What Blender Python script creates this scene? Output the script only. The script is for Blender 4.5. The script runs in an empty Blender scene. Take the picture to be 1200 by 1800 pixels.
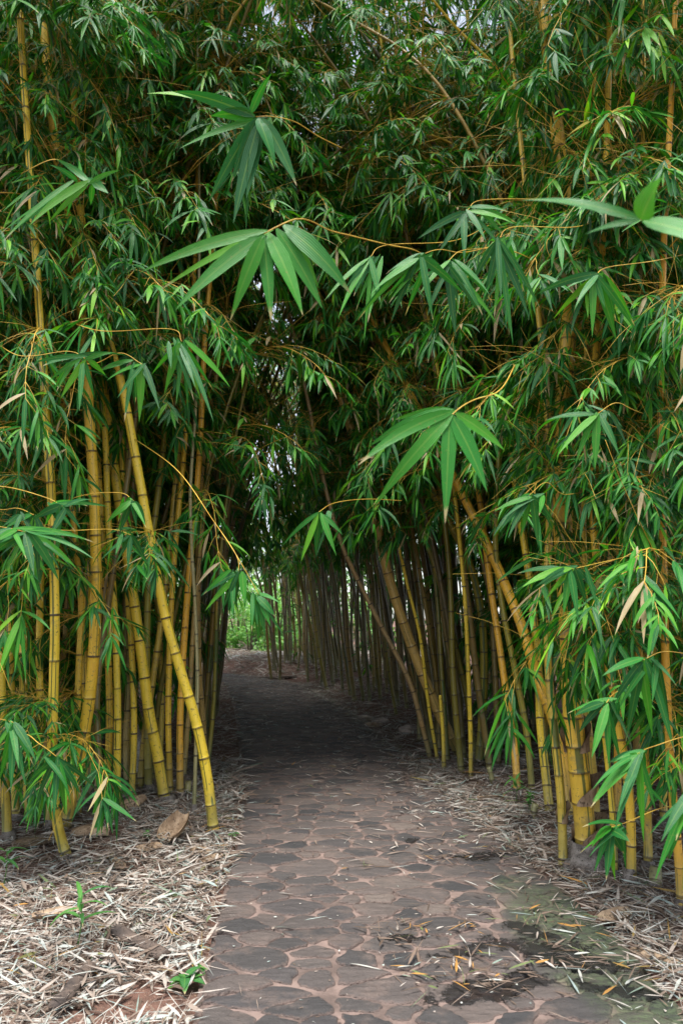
import bpy, math, random
import numpy as np
from mathutils import Vector, Matrix, noise
from math import radians, sin, cos, pi

RS = random.Random(11)
NR = np.random.default_rng(7)
scene = bpy.context.scene
COL = scene.collection

# ------------------------------------------------------------------ camera model
CAM_H, PITCH, F = 1.5, radians(8.2), 1250.0

def at(px, py, Y):
    """pixel of the 1200x1800 frame -> world point at forward distance Y"""
    xc, zc = (px - 600) / F, -(py - 900) / F
    fw = cos(PITCH) - zc * sin(PITCH); up = sin(PITCH) + zc * cos(PITCH)
    t = Y / fw
    return Vector((xc * t, Y, CAM_H + up * t))

def project(p):
    dy, dz = p[1], p[2] - CAM_H
    d = dy * cos(PITCH) + dz * sin(PITCH)
    if d < 0.05: return (-9999, -9999)
    return (600 + F * p[0] / d, 900 - F * (-dy * sin(PITCH) + dz * cos(PITCH)) / d)

EY = [-6, 0, 2.87, 3.63, 4.47, 5.0, 6.2, 7.9, 11.5, 15.5, 17, 18.4, 20, 22]
EL = [-.5, -.52, -.55, -.61, -.67, -.69, -.82, -1.08, -1.67, -2.45, -3.0, -4.0, -6.5, -11]
ER = [1.28, 1.30, 1.30, 1.29, 1.17, 1.10, .94, .68, .12, -.85, -1.6, -2.7, -5.0, -9]
def edges(y): return float(np.interp(y, EY, EL)), float(np.interp(y, EY, ER))

def sm(t): t = max(0, min(1, t)); return t * t * (3 - 2 * t)
def gh(x, y):
    l, r = edges(y)
    d = l - x if x < l else (x - r if x > r else 0)
    n = noise.noise(Vector((x * 1.3, y * 1.3, 0))) * .035 + noise.noise(Vector((x * 5, y * 5, 3))) * .012
    if d <= 0: return -.03
    rise = (.06 if x < l else .10) * sm(d / .9) + .14 * sm((d - .5) / 1.5) * sm((y - 4) / 2)
    return -.012 + rise + n * sm(d / .25)

def gp(px, py):
    """pixel -> point on the ground"""
    z = 0
    for _ in range(6):
        xc, zc = (px - 600) / F, -(py - 900) / F
        fw = cos(PITCH) - zc * sin(PITCH); up = sin(PITCH) + zc * cos(PITCH)
        t = (z - CAM_H) / up
        x, y = xc * t, fw * t
        z = gh(x, y)
    return Vector((x, y, z))

# ------------------------------------------------------------------ node helpers
def mat(name):
    m = bpy.data.materials.new(name); m.use_nodes = True
    nt = m.node_tree; nt.nodes.clear()
    return m, nt
def N(nt, typ, **kw):
    n = nt.nodes.new(typ)
    for k, v in kw.items():
        if k.startswith('i_'): n.inputs[k[2:].replace('_', ' ')].default_value = v
        else: setattr(n, k, v)
    return n
def L(nt, a, b): nt.links.new(a, b)
def attr(nt, name): 
    n = nt.nodes.new('ShaderNodeAttribute'); n.attribute_name = name; return n.outputs['Fac']
def math_(nt, op, a, b=None, c=None, clamp=False):
    n = nt.nodes.new('ShaderNodeMath'); n.operation = op; n.use_clamp = clamp
    for i, v in enumerate((a, b, c)):
        if v is None: continue
        if isinstance(v, (int, float)): n.inputs[i].default_value = v
        else: nt.links.new(v, n.inputs[i])
    return n.outputs[0]
def mix(nt, fac, a, b, mode='MIX'):
    n = nt.nodes.new('ShaderNodeMix'); n.data_type = 'RGBA'; n.blend_type = mode
    for s, v in ((n.inputs['Factor'], fac), (n.inputs['A'], a), (n.inputs['B'], b)):
        if isinstance(v, (int, float)): s.default_value = v
        elif isinstance(v, tuple): s.default_value = (*v[:3], 1)
        else: nt.links.new(v, s)
    return n.outputs['Result']
def ramp(nt, fac, stops, interp='LINEAR'):
    n = nt.nodes.new('ShaderNodeValToRGB'); cr = n.color_ramp; cr.interpolation = interp
    while len(cr.elements) < len(stops): cr.elements.new(1)
    for e, (p, c) in zip(cr.elements, stops):
        e.position = p; e.color = (*c, 1) if len(c) == 3 else c
    nt.links.new(fac, n.inputs[0]); return n.outputs['Color']
def noise_n(nt, vec, scale, detail=4, rough=.6, dist=0):
    n = nt.nodes.new('ShaderNodeTexNoise'); n.inputs['Scale'].default_value = scale
    n.inputs['Detail'].default_value = detail; n.inputs['Roughness'].default_value = rough
    n.inputs['Distortion'].default_value = dist
    if vec is not None: nt.links.new(vec, n.inputs['Vector'])
    return n.outputs['Fac']
def sstep(nt, v, a, b):
    n = nt.nodes.new('ShaderNodeMapRange'); n.interpolation_type = 'SMOOTHSTEP'
    nt.links.new(v, n.inputs['Value']); n.inputs['From Min'].default_value = a; n.inputs['From Max'].default_value = b
    return n.outputs['Result']
def pos(nt): return nt.nodes.new('ShaderNodeNewGeometry').outputs['Position']
def scaled(nt, vec, s):
    n = nt.nodes.new('ShaderNodeMapping'); n.inputs['Scale'].default_value = s
    nt.links.new(vec, n.inputs['Vector']); return n.outputs['Vector']
def bump(nt, h, strength=.5, dist=.01):
    n = nt.nodes.new('ShaderNodeBump'); n.inputs['Strength'].default_value = strength
    n.inputs['Distance'].default_value = dist; nt.links.new(h, n.inputs['Height']); return n.outputs['Normal']
def out(nt, sh):
    o = nt.nodes.new('ShaderNodeOutputMaterial'); nt.links.new(sh, o.inputs['Surface'])
def principled(nt, col, rough, normal=None, spec=.5):
    p = nt.nodes.new('ShaderNodeBsdfPrincipled')
    if isinstance(col, tuple): p.inputs['Base Color'].default_value = (*col, 1)
    else: nt.links.new(col, p.inputs['Base Color'])
    if isinstance(rough, (int, float)): p.inputs['Roughness'].default_value = rough
    else: nt.links.new(rough, p.inputs['Roughness'])
    p.inputs['Specular IOR Level'].default_value = spec
    if normal is not None: nt.links.new(normal, p.inputs['Normal'])
    return p.outputs[0]

# ------------------------------------------------------------------ materials
def leaf_material(name, stops, trans=.3, dry=.955):
    m, nt = mat(name)
    rnd, lv, lu = attr(nt, 'rnd'), attr(nt, 'lv'), attr(nt, 'lu')
    oi = nt.nodes.new('ShaderNodeObjectInfo').outputs['Random']
    r2 = math_(nt, 'FRACT', math_(nt, 'MULTIPLY', rnd, 17.3))
    r3 = math_(nt, 'FRACT', math_(nt, 'MULTIPLY', rnd, 91.7))
    key = math_(nt, 'ADD', math_(nt, 'MULTIPLY', rnd, .85), math_(nt, 'MULTIPLY', oi, .15))
    col = ramp(nt, key, stops)
    n1 = noise_n(nt, pos(nt), 34, 3, .6)
    col = mix(nt, .35, col, mix(nt, n1, (.55, .55, .55), (1.45, 1.45, 1.4)), 'MULTIPLY')
    vein = math_(nt, 'SINE', math_(nt, 'MULTIPLY', lu, 26))
    col = mix(nt, math_(nt, 'MULTIPLY_ADD', vein, .05, .05), col, (.12, .26, .07))
    mid = math_(nt, 'SUBTRACT', 1, sstep(nt, math_(nt, 'ABSOLUTE', lu), .05, .16))
    col = mix(nt, math_(nt, 'MULTIPLY', mid, .32), col, (.20, .34, .06))
    # dry tips
    tipstart = math_(nt, 'MULTIPLY_ADD', r2, .42, .83)
    tip = math_(nt, 'MULTIPLY', math_(nt, 'SUBTRACT', math_(nt, 'ADD', lv, math_(nt, 'MULTIPLY', n1, .16)), math_(nt, 'ADD', tipstart, .06)), 14, None, True)
    n9 = noise_n(nt, pos(nt), 110, 2, .6)
    col = mix(nt, math_(nt, 'MULTIPLY', sstep(nt, n9, .66, .72), .5), col, (.20, .16, .05))
    col = mix(nt, math_(nt, 'MULTIPLY', tip, .85), col, (.42, .33, .17))
    deadm = math_(nt, 'GREATER_THAN', r3, dry)
    col = mix(nt, deadm, col, (.38, .30, .16))
    nrm = bump(nt, math_(nt, 'ADD', vein, math_(nt, 'MULTIPLY', n1, 2)), .25, .002)
    p = principled(nt, col, math_(nt, 'MULTIPLY_ADD', n1, .25, .30), nrm, .28)
    tr = nt.nodes.new('ShaderNodeBsdfTranslucent')
    L(nt, mix(nt, 1, col, (1.25, 1.35, .55), 'MULTIPLY'), tr.inputs['Color'])
    ms = nt.nodes.new('ShaderNodeMixShader'); ms.inputs[0].default_value = trans
    L(nt, p, ms.inputs[1]); L(nt, tr.outputs[0], ms.inputs[2]); out(nt, ms.outputs[0])
    return m

GREENS = [(0, (.004, .062, .016)), (.3, (.007, .112, .020)), (.55, (.014, .165, .014)),
          (.75, (.045, .24, .010)), (.9, (.11, .34, .008)), (1, (.27, .52, .02))]
M_LEAF = leaf_material('bamboo_leaf', GREENS)
M_SHRUB = leaf_material('shrub_leaf', [(0, (.09, .26, .08)), (.5, (.18, .40, .12)), (1, (.36, .56, .22))], .4, .99)  # albedo raised so the garden leaves look strongly lit
M_WEED = leaf_material('weed_leaf', [(0, (.03, .13, .04)), (1, (.09, .26, .05))], .3, 1.1)

def culm_material():
    m, nt = mat('bamboo_culm')
    oi = nt.nodes.new('ShaderNodeObjectInfo')
    g, nd, h = attr(nt, 'green'), attr(nt, 'node'), attr(nt, 'high')
    P = pos(nt)
    n1 = noise_n(nt, scaled(nt, P, (1, 1, .35)), 9, 4, .6)
    n2 = noise_n(nt, P, 45, 3, .7)
    col = oi.outputs['Color']
    col = mix(nt, .55, col, mix(nt, n1, (.45, .45, .5), (1.5, 1.4, 1.3)), 'MULTIPLY')
    col = mix(nt, math_(nt, 'MULTIPLY', sstep(nt, n1, .58, .8), .4), col, (.52, .20, .03))
    col = mix(nt, math_(nt, 'MULTIPLY', sstep(nt, g, .62, .66), .85), col, (.035, .085, .018))
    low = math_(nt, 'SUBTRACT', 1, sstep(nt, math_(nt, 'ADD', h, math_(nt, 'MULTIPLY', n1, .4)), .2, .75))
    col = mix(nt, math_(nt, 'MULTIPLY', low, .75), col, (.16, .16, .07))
    sp = math_(nt, 'MULTIPLY', sstep(nt, n2, .58, .68), .7)
    col = mix(nt, sp, col, (.07, .06, .04))
    col = mix(nt, math_(nt, 'MULTIPLY', sstep(nt, nd, .15, .4), math_(nt, 'MULTIPLY_ADD', sstep(nt, n1, .3, .6), .5, .45)), col, (.05, .035, .02))
    n5 = noise_n(nt, scaled(nt, P, (1, 1, .04)), 130, 2, .6)
    col = mix(nt, .3, col, mix(nt, n5, (.4, .4, .4), (1.6, 1.6, 1.6)), 'MULTIPLY')
    n6 = noise_n(nt, P, 5, 5, .75)
    col = mix(nt, math_(nt, 'MULTIPLY', sstep(nt, n6, .56, .68), .45), col, (.13, .13, .09))
    nrm = bump(nt, n2, .15, .003)
    out(nt, principled(nt, col, math_(nt, 'MULTIPLY_ADD', n2, .35, .24), nrm, .5))
    return m
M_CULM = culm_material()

def simple(name, c1, c2, scale=12, rough=.7, c3=None, bm=.4, stretch=(1, 1, 1)):
    m, nt = mat(name)
    P = scaled(nt, pos(nt), stretch)
    n1 = noise_n(nt, P, scale, 5, .65); n2 = noise_n(nt, P, scale * 6, 3, .6)
    col = mix(nt, sstep(nt, n1, .3, .7), c1, c2)
    if c3: col = mix(nt, sstep(nt, n2, .55, .68), col, c3)
    out(nt, principled(nt, col, rough, bump(nt, n2, bm, .006), .3))
    return m
M_TWIG = simple('yellow_twig', (.36, .20, .02), (.60, .40, .06), 5, .5)
M_SHEATH = simple('culm_sheath', (.15, .095, .055), (.36, .26, .17), 14, .75, (.08, .05, .03), stretch=(1, 1, .3))
M_ROOT = simple('culm_root', (.06, .048, .04), (.24, .21, .185), 16, .85, (.03, .025, .02))
M_WOOD = simple('rotten_wood', (.035, .028, .025), (.13, .095, .075), 10, .9, (.02, .015, .012))
M_ROCK = simple('rock', (.16, .13, .11), (.32, .26, .22), 9, .9)
M_PALEBARK = simple('pale_bark', (.25, .24, .22), (.55, .53, .50), 18, .85, (.05, .04, .03))
M_BARK = simple('bark', (.10, .08, .06), (.22, .18, .13), 12, .9)

def soil_material():
    m, nt = mat('red_soil')
    P = pos(nt)
    n1, n2, n3 = noise_n(nt, P, 2.2, 5, .6), noise_n(nt, P, 14, 5, .7), noise_n(nt, P, 90, 3, .7)
    col = mix(nt, n1, (.10, .055, .042), (.19, .105, .078))
    col = mix(nt, sstep(nt, n2, .45, .7), col, (.10, .06, .045))
    col = mix(nt, sstep(nt, n3, .58, .7), col, (.30, .20, .14))
    hh = math_(nt, 'ADD', math_(nt, 'MULTIPLY', n2, 2), n3)
    out(nt, principled(nt, col, .95, bump(nt, hh, .7, .02), .2))
    return m
M_SOIL = soil_material()

def ell(nt, P, cx, cy, rx, ry, rot):
    mp = nt.nodes.new('ShaderNodeMapping'); mp.vector_type = 'TEXTURE'
    mp.inputs['Location'].default_value = (cx, cy, 0); mp.inputs['Rotation'].default_value = (0, 0, rot)
    mp.inputs['Scale'].default_value = (rx, ry, 1000)
    L(nt, P, mp.inputs['Vector'])
    ln = nt.nodes.new('ShaderNodeVectorMath'); ln.operation = 'LENGTH'; L(nt, mp.outputs[0], ln.inputs[0])
    return ln.outputs['Value']

WET = [(*gp(985, 1700)[:2], .42, .12, -.45), (*gp(930, 1655)[:2], .3, .07, -.7), (*gp(860, 1760)[:2], .34, .12, .3), (*gp(820, 1690)[:2], .2, .07, .5), (*gp(700, 1670)[:2], .14, .05, 0), (*gp(840, 1520)[:2], .26, .09, .2), (*gp(725, 1490)[:2], .08, .06, .2), (*gp(1060, 1760)[:2], .3, .06, -.3)]
def wet_mask(nt, P):
    n = math_(nt, 'MULTIPLY_ADD', noise_n(nt, P, 22, 4, .7), .45, math_(nt, 'MULTIPLY', noise_n(nt, P, 6, 4, .65), .62))
    res = None
    for w in WET:
        e = math_(nt, 'ADD', ell(nt, P, *w), math_(nt, 'MULTIPLY_ADD', n, 3.6, -1.95))
        v = math_(nt, 'SUBTRACT', 1, sstep(nt, e, .62, .85))
        res = v if res is None else math_(nt, 'MAXIMUM', res, v)
    return res
def paving_common(nt, col, P, rough, nrmh, bstr):
    wet = wet_mask(nt, P)
    n4 = noise_n(nt, P, 3.1, 4, .7)
    g = gp(1040, 1690)
    moss = math_(nt, 'SUBTRACT', 1, sstep(nt, math_(nt, 'ADD', ell(nt, P, g.x + .02, g.y + .05, .34, .95, .13), math_(nt, 'MULTIPLY_ADD', n4, .9, -.45)), .6, 1.1))
    n7 = noise_n(nt, scaled(nt, P, (1, 1.8, 1)), 26, 5, .75, .5)
    mossc = mix(nt, sstep(nt, n7, .35, .65), (.028, .040, .022), (.085, .115, .055))
    col = mix(nt, math_(nt, 'MULTIPLY', moss, math_(nt, 'MULTIPLY_ADD', sstep(nt, n7, .3, .6), .45, .4)), col, mossc)
    col = mix(nt, math_(nt, 'MULTIPLY', wet, .88), col, (.009, .008, .008))
    r = math_(nt, 'SUBTRACT', rough, math_(nt, 'MULTIPLY', wet, .66))
    out(nt, principled(nt, col, r, bump(nt, nrmh, bstr, .018), .4))
def stone_material():
    m, nt = mat('flagstone')
    P = pos(nt); rn = attr(nt, 'rnd'); ed = attr(nt, 'lv')
    n1 = noise_n(nt, scaled(nt, P, (1, 2.6, 1)), 11, 6, .7, .6); n2 = noise_n(nt, P, 60, 4, .7); n3 = noise_n(nt, P, 4.5, 5, .65)
    base = ramp(nt, rn, [(0, (.040, .039, .040)), (.3, (.070, .062, .059)), (.6, (.115, .092, .082)), (.85, (.055, .051, .052)), (1, (.15, .12, .103))])
    col = mix(nt, .6, base, mix(nt, n1, (.35, .35, .35), (1.7, 1.65, 1.6)), 'MULTIPLY')
    col = mix(nt, math_(nt, 'MULTIPLY', sstep(nt, n3, .50, .70), .45), col, (.19, .135, .11))
    col = mix(nt, math_(nt, 'MULTIPLY', sstep(nt, math_(nt, 'ADD', ed, math_(nt, 'MULTIPLY_ADD', n2, 1.3, -.65)), .5, 1.05), .65), col, (.17, .12, .10))
    col = mix(nt, math_(nt, 'MULTIPLY', sstep(nt, n2, .6, .72), .5), col, (.06, .05, .045))
    paving_common(nt, col, P, .88, math_(nt, 'ADD', math_(nt, 'MULTIPLY', n1, 1.6), math_(nt, 'MULTIPLY', n2, .8)), 1.0)
    return m
def mortar_material():
    m, nt = mat('pink_mortar')
    P = pos(nt)
    n1, n2 = noise_n(nt, P, 6, 5, .65), noise_n(nt, P, 50, 4, .7)
    col = mix(nt, sstep(nt, n1, .35, .65), (.09, .064, .054), (.195, .138, .117))
    col = mix(nt, math_(nt, 'MULTIPLY', sstep(nt, n2, .55, .7), .5), col, (.16, .11, .09))
    paving_common(nt, col, P, .92, math_(nt, 'ADD', n1, n2), .5)
    return m
M_STONE, M_MORTAR = stone_material(), mortar_material()

def litter_material():
    m, nt = mat('dry_litter')
    rnd, lv, lu = attr(nt, 'rnd'), attr(nt, 'lv'), attr(nt, 'lu')
    col = ramp(nt, rnd, [(0, (.08, .055, .04)), (.2, (.19, .135, .10)), (.45, (.31, .25, .205)), (.72, (.48, .43, .38)),
                         (.88, (.40, .42, .38)), (.95, (.26, .33, .31)), (.985, (.12, .16, .06)), (1, (.40, .20, .05))])
    n1 = noise_n(nt, pos(nt), 40, 3, .6)
    col = mix(nt, .5, col, mix(nt, n1, (.4, .4, .4), (1.5, 1.5, 1.5)), 'MULTIPLY')
    vein = math_(nt, 'SINE', math_(nt, 'MULTIPLY', lu, 20))
    p = principled(nt, col, .7, bump(nt, vein, .3, .002), .3)
    tr = nt.nodes.new('ShaderNodeBsdfTranslucent'); L(nt, col, tr.inputs['Color'])
    ms = nt.nodes.new('ShaderNodeMixShader'); ms.inputs[0].default_value = .15
    L(nt, p, ms.inputs[1]); L(nt, tr.outputs[0], ms.inputs[2]); out(nt, ms.outputs[0])
    return m
M_LITTER = litter_material()

# ------------------------------------------------------------------ mesh building
class Acc:
    """collects vertex / quad / attribute arrays"""
    def __init__(s): s.V, s.F, s.A, s.n = [], [], {}, 0
    def add(s, V, F, **A):
        V = np.asarray(V, float); F = np.asarray(F, int)
        s.F.append(F + s.n); s.V.append(V)
        for k in set(A) | set(s.A):
            s.A.setdefault(k, [np.zeros(s.n)] if s.n else [])
            s.A[k].append(np.asarray(A.get(k, np.zeros(len(V))), float))
        s.n += len(V)
    def arrays(s): return np.concatenate(s.V), np.concatenate(s.F), {k: np.concatenate(v) for k, v in s.A.items()}
    def mesh(s, name, material, smooth=True):
        V, F, A = s.arrays(); return mesh_from(name, V, F, A, material, smooth)

def mesh_from(name, V, F, A, material, smooth=True):
    me = bpy.data.meshes.new(name)
    me.vertices.add(len(V)); me.vertices.foreach_set('co', V.astype(np.float32).ravel())
    k = F.shape[1]
    me.loops.add(F.size); me.loops.foreach_set('vertex_index', F.astype(np.int32).ravel())
    me.polygons.add(len(F))
    me.polygons.foreach_set('loop_start', (np.arange(len(F)) * k).astype(np.int32))
    me.polygons.foreach_set('loop_total', np.full(len(F), k, np.int32))
    me.polygons.foreach_set('use_smooth', np.full(len(F), smooth, bool))
    for kk, a in A.items():
        at_ = me.attributes.new(kk, 'FLOAT', 'POINT'); at_.data.foreach_set('value', a.astype(np.float32))
    me.materials.append(material); me.update(calc_edges=True); me.validate()
    return me

def obj(name, me, parent=None, loc=None):
    o = bpy.data.objects.new(name, me); COL.objects.link(o)
    if parent is not None: o.parent = parent
    if loc is not None: o.location = loc
    return o
def tag(o, label=None, cat=None, group=None, kind=None):
    if label: o['label'] = label
    if cat: o['category'] = cat
    if group: o['group'] = group
    if kind: o['kind'] = kind
    return o
def thing(name, label, cat, loc=(0, 0, 0), group=None):
    o = obj(name, None, None, loc); o.empty_display_size = .1
    return tag(o, label, cat, group)

def spline(pts, step=.05):
    """Catmull-Rom through pts -> dense array and cumulative length"""
    P = [np.array(p, float) for p in pts]
    P = [2 * P[0] - P[1]] + P + [2 * P[-1] - P[-2]]
    o = []
    for i in range(1, len(P) - 2):
        a, b, c, d = P[i - 1:i + 3]
        n = max(2, int(np.linalg.norm(c - b) / step))
        for k in range(n):
            t = k / n
            o.append(.5 * ((2 * b) + (c - a) * t + (2 * a - 5 * b + 4 * c - d) * t * t + (3 * b - a - 3 * c + d) * t ** 3))
    o.append(P[-2]); o = np.array(o)
    s = np.concatenate([[0], np.cumsum(np.linalg.norm(np.diff(o, axis=0), axis=1))])
    return o, s

def frames(P):
    T = np.gradient(P, axis=0); T /= np.linalg.norm(T, axis=1)[:, None] + 1e-12
    u = np.cross(T[0], [0, 1, 0]); 
    if np.linalg.norm(u) < .1: u = np.cross(T[0], [1, 0, 0])
    U = []
    for t in T:
        u = u - t * np.dot(u, t); u = u / (np.linalg.norm(u) + 1e-12); U.append(u)
    U = np.array(U); return T, U, np.cross(T, U)

def tube(P, R, seg=5, cap=True):
    P = np.asarray(P, float); R = np.asarray(R, float)
    T, U, W = frames(P); n = len(P)
    a = np.arange(seg) * 2 * pi / seg
    V = P[:, None] + R[:, None, None] * (np.cos(a)[None, :, None] * U[:, None] + np.sin(a)[None, :, None] * W[:, None])
    V = V.reshape(-1, 3)
    i = np.arange(n - 1)[:, None] * seg; j = np.arange(seg)[None]; j2 = (j + 1) % seg
    Fq = np.stack([i + j, i + j2, i + seg + j2, i + seg + j], -1).reshape(-1, 4)
    if cap:
        base = (n - 1) * seg
        V = np.vstack([V, P[-1:], P[:1]]); c = len(V) - 2
        k = np.arange(0, seg, 1)
        Fc = np.stack([base + k, base + (k + 1) % seg, np.full(seg, c), np.full(seg, c)], -1)
        Fc2 = np.stack([(k + 1) % seg, k, np.full(seg, c + 1), np.full(seg, c + 1)], -1)
        # degenerate quads are avoided: pair the fan triangles
        if seg % 2 == 0:
            k = np.arange(0, seg, 2)
            Fc = np.stack([base + k, base + k + 1, base + (k + 2) % seg, np.full(len(k), c)], -1)
            Fc2 = np.stack([(k + 2) % seg, k + 1, k, np.full(len(k), c + 1)], -1)
            Fq = np.vstack([Fq, Fc, Fc2])
        else: V = V[:-2]
    return V, Fq

def culm_arrays(dense, s, r0, r1, seg=12, inter=.26, rng=RS, top=None, stripes=.5, nodes_from=0.05):
    Ltot = s[-1] if top is None else min(top, s[-1])
    st, nd, rad = [0.0], [0.0], [1.08]
    nodes = []; x = nodes_from + rng.uniform(.02, .08)
    while x < Ltot - .03:
        nodes.append(x)
        x += inter * rng.uniform(.85, 1.12) * (.5 if x < .35 else (.8 if x < .8 else 1)) * (1 + min(x, 4) * .08)
    for x in nodes:
        for dx, nv, rr in ((-.022, 0, 1), (-.008, 0, 1.0), (-.0045, 1, 1.055), (.0045, 1, 1.06), (.008, 0, 1.01), (.03, 0, .985)):
            if x + dx > st[-1] + .002: st.append(x + dx); nd.append(nv); rad.append(rr)
        nx = x + inter * .5
        if nx < Ltot: 
            st.append(nx); nd.append(0); rad.append(.985)
    st.append(Ltot); nd.append(0); rad.append(1)
    o = np.argsort(st, kind='stable'); st = np.array(st)[o]; nd = np.array(nd)[o]; rad = np.array(rad)[o]
    C = np.stack([np.interp(st, s, dense[:, k]) for k in range(3)], -1)
    R = (r0 + (r1 - r0) * (st / s[-1]) ** 1.2) * rad * (1 + .25 * np.exp(-st / .06))
    V, Fq = tube(C, R, seg)
    # stripes per internode and column
    which = np.searchsorted(nodes, st)
    col_ = [rng.random() ** (1 / max(stripes, .01)) for _ in range(seg)]
    G = np.array([[(col_[j] if rng.random() < .6 else rng.random() ** (1 / max(stripes, .01))) for j in range(seg)] for _ in range(len(nodes) + 2)])
    g = G[which].ravel(); ndv = np.repeat(nd, seg); hh = np.repeat(st, seg)
    pad = len(V) - len(g)
    g, ndv, hh = (np.concatenate([a, np.full(pad, a[-1])]) for a in (g, ndv, hh))
    return V, Fq, dict(green=g, node=ndv, high=hh), nodes

WT = np.array([0, .12, .3, .55, .78, 1.0]); WW = np.array([.16, .78, 1, .86, .48, .02])
def leaf_arrays(P, D, REF, Ln, W, G, K=5, rng=NR, fold=.25, twist=0.0):
    n = len(P); t = np.linspace(0, 1, K + 1)
    w = np.interp(t, WT, WW)
    D = D / (np.linalg.norm(D, axis=1)[:, None] + 1e-9)
    d = D[:, None] + (G[:, None] * t[None] ** 1.3)[..., None] * np.array([0, 0, -1.0])
    d /= np.linalg.norm(d, axis=2)[..., None] + 1e-9
    stp = d[:, :-1] * (Ln / K)[:, None, None]
    C = np.concatenate([P[:, None], P[:, None] + np.cumsum(stp, 1)], 1)
    S = np.cross(d, REF[:, None]); S /= np.linalg.norm(S, axis=2)[..., None] + 1e-9
    Nn = np.cross(S, d)
    if twist:
        a = (rng.uniform(-twist, twist, n)[:, None] * t[None])[..., None]
        S, Nn = S * np.cos(a) + Nn * np.sin(a), Nn * np.cos(a) - S * np.sin(a)
    ww = (W[:, None] * w[None])[..., None]
    V = np.stack([C - S * ww + Nn * ww * fold, C, C + S * ww + Nn * ww * fold], 2)  # n,K+1,3,3
    V = V.reshape(-1, 3)
    b = (np.arange(n) * (K + 1) * 3)[:, None, None]; k = (np.arange(K) * 3)[None, :, None]; c = np.arange(2)[None, None]
    Fq = np.stack([b + k + c, b + k + c + 1, b + k + 3 + c + 1, b + k + 3 + c], -1).reshape(-1, 4)
    lv = np.tile(np.repeat(t, 3), n); lu = np.tile([-1.0, 0, 1.0], n * (K + 1))
    rnd = np.repeat(rng.random(n), (K + 1) * 3)
    return V, Fq, dict(lv=lv, lu=lu, rnd=rnd)

def fan(rng, p, d, n, ll, lw, droop=1.0, spread=1.0):
    """leaves at the end of a twig: list of leaf parameters"""
    o = []
    d = Vector(d).normalized()
    hz = Vector((d.x, d.y, 0)); hz = hz.normalized() if hz.length > .05 else Vector((1, 0, 0))
    sd = Vector((-hz.y, hz.x, 0))
    for i in range(n):
        a = ((i + .5) / n * 2 - 1) * 1.15 * spread + rng.gauss(0, .28)
        ld = (d * cos(a) * .9 + sd * sin(a) + Vector((0, 0, -1)) * (rng.uniform(-.25, 1.0) * droop)).normalized()
        q = Vector(p) - d * (rng.random() * .05)
        ref = Vector((0, 0, 1)) * rng.uniform(.5, 1) + hz * rng.uniform(.3, 1) + Vector((rng.uniform(-.5, .5), rng.uniform(-.5, .5), 0))
        if rng.random() < .15: ref = -ref
        k = max(.35, 1 - abs(a) * .2) * rng.uniform(.5, 1.2)
        o.append((q, ld, ref, ll * k, lw * k * rng.uniform(.8, 1.15), rng.uniform(.1, 1.7) * droop))
    return o
def pack(acc, ls, K=5, twist=.5, fold=.25):
    P, D, R, Ln, W, G = zip(*ls)
    V, Fq, A = leaf_arrays(np.array(P), np.array(D), np.array(R), np.array(Ln), np.array(W), np.array(G), K, NR, fold, twist)
    acc.add(V, Fq, **A)

def make_branch(seed, Lb=1.0, ll=.17, lw=.0112, dens=1.0, K=5, seg=5):
    """one leafy side branch along +X, drooping; returns (twig Acc, leaf Acc, lists)"""
    rng = random.Random(seed)
    tw, lf = Acc(), Acc()
    pts = [Vector((0, 0, 0))]; d = Vector((1, rng.uniform(-.15, .15), rng.uniform(.15, .75))).normalized()
    n = 9
    for i in range(n):
        d = (d + Vector((0, rng.uniform(-.14, .14), -.17 + rng.uniform(-.06, .06)))).normalized()
        pts.append(pts[-1] + d * Lb / n)
    r = np.linspace(.0042, .0016, len(pts)) * (Lb ** .5)
    V, Fq = tube(pts, r, seg); tw.add(V, Fq)
    ls = []
    for i in range(2, n + 1):
        for rep in range(2 if rng.random() < .75 * dens else 1):
            if rng.random() > .97: continue
            o = pts[i]; dd = (pts[i] - pts[i - 1]).normalized()
            side = 1 if (i + rep) % 2 else -1
            td = (dd * .7 + Vector((-dd.y, dd.x, 0)) * side * rng.uniform(.4, 1.2) + Vector((0, 0, rng.uniform(-.5, .5)))).normalized()
            tl = rng.uniform(.05, .26) * (1.3 if i < 5 else .9)
            q = [o]; m = 4
            for k in range(m):
                td = (td + Vector((rng.uniform(-.2, .2), rng.uniform(-.2, .2), -.16 + rng.uniform(-.1, .1)))).normalized()
                q.append(q[-1] + td * tl / m)
            V, Fq = tube(q, np.linspace(.0018, .0009, len(q)), 4); tw.add(V, Fq)
            if rng.random() < .88:
                ls += fan(rng, q[-1], td, rng.randint(4, 9), ll * rng.uniform(.6, 1.2), lw)
            if rng.random() < .4:
                ls += fan(rng, q[2], td, 3, ll * rng.uniform(.6, .9), lw * .85)
    ls += fan(rng, pts[-1], d, 7, ll * 1.1, lw * 1.1)
    # bare thin side twigs
    for i in range(7):
        o = pts[rng.randint(0, 6)]; td = Vector((rng.uniform(-.2, 1), rng.uniform(-1, 1), rng.uniform(-.6, .9))).normalized()
        q = [o]; tl = rng.uniform(.15, .75)
        for k in range(3):
            td = (td + Vector((rng.uniform(-.2, .2), rng.uniform(-.2, .2), -.12))).normalized(); q.append(q[-1] + td * tl / 3)
        V, Fq = tube(q, np.linspace(.0016, .0008, 4), 4); tw.add(V, Fq)
    pack(lf, ls, K)
    return tw, lf

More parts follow.
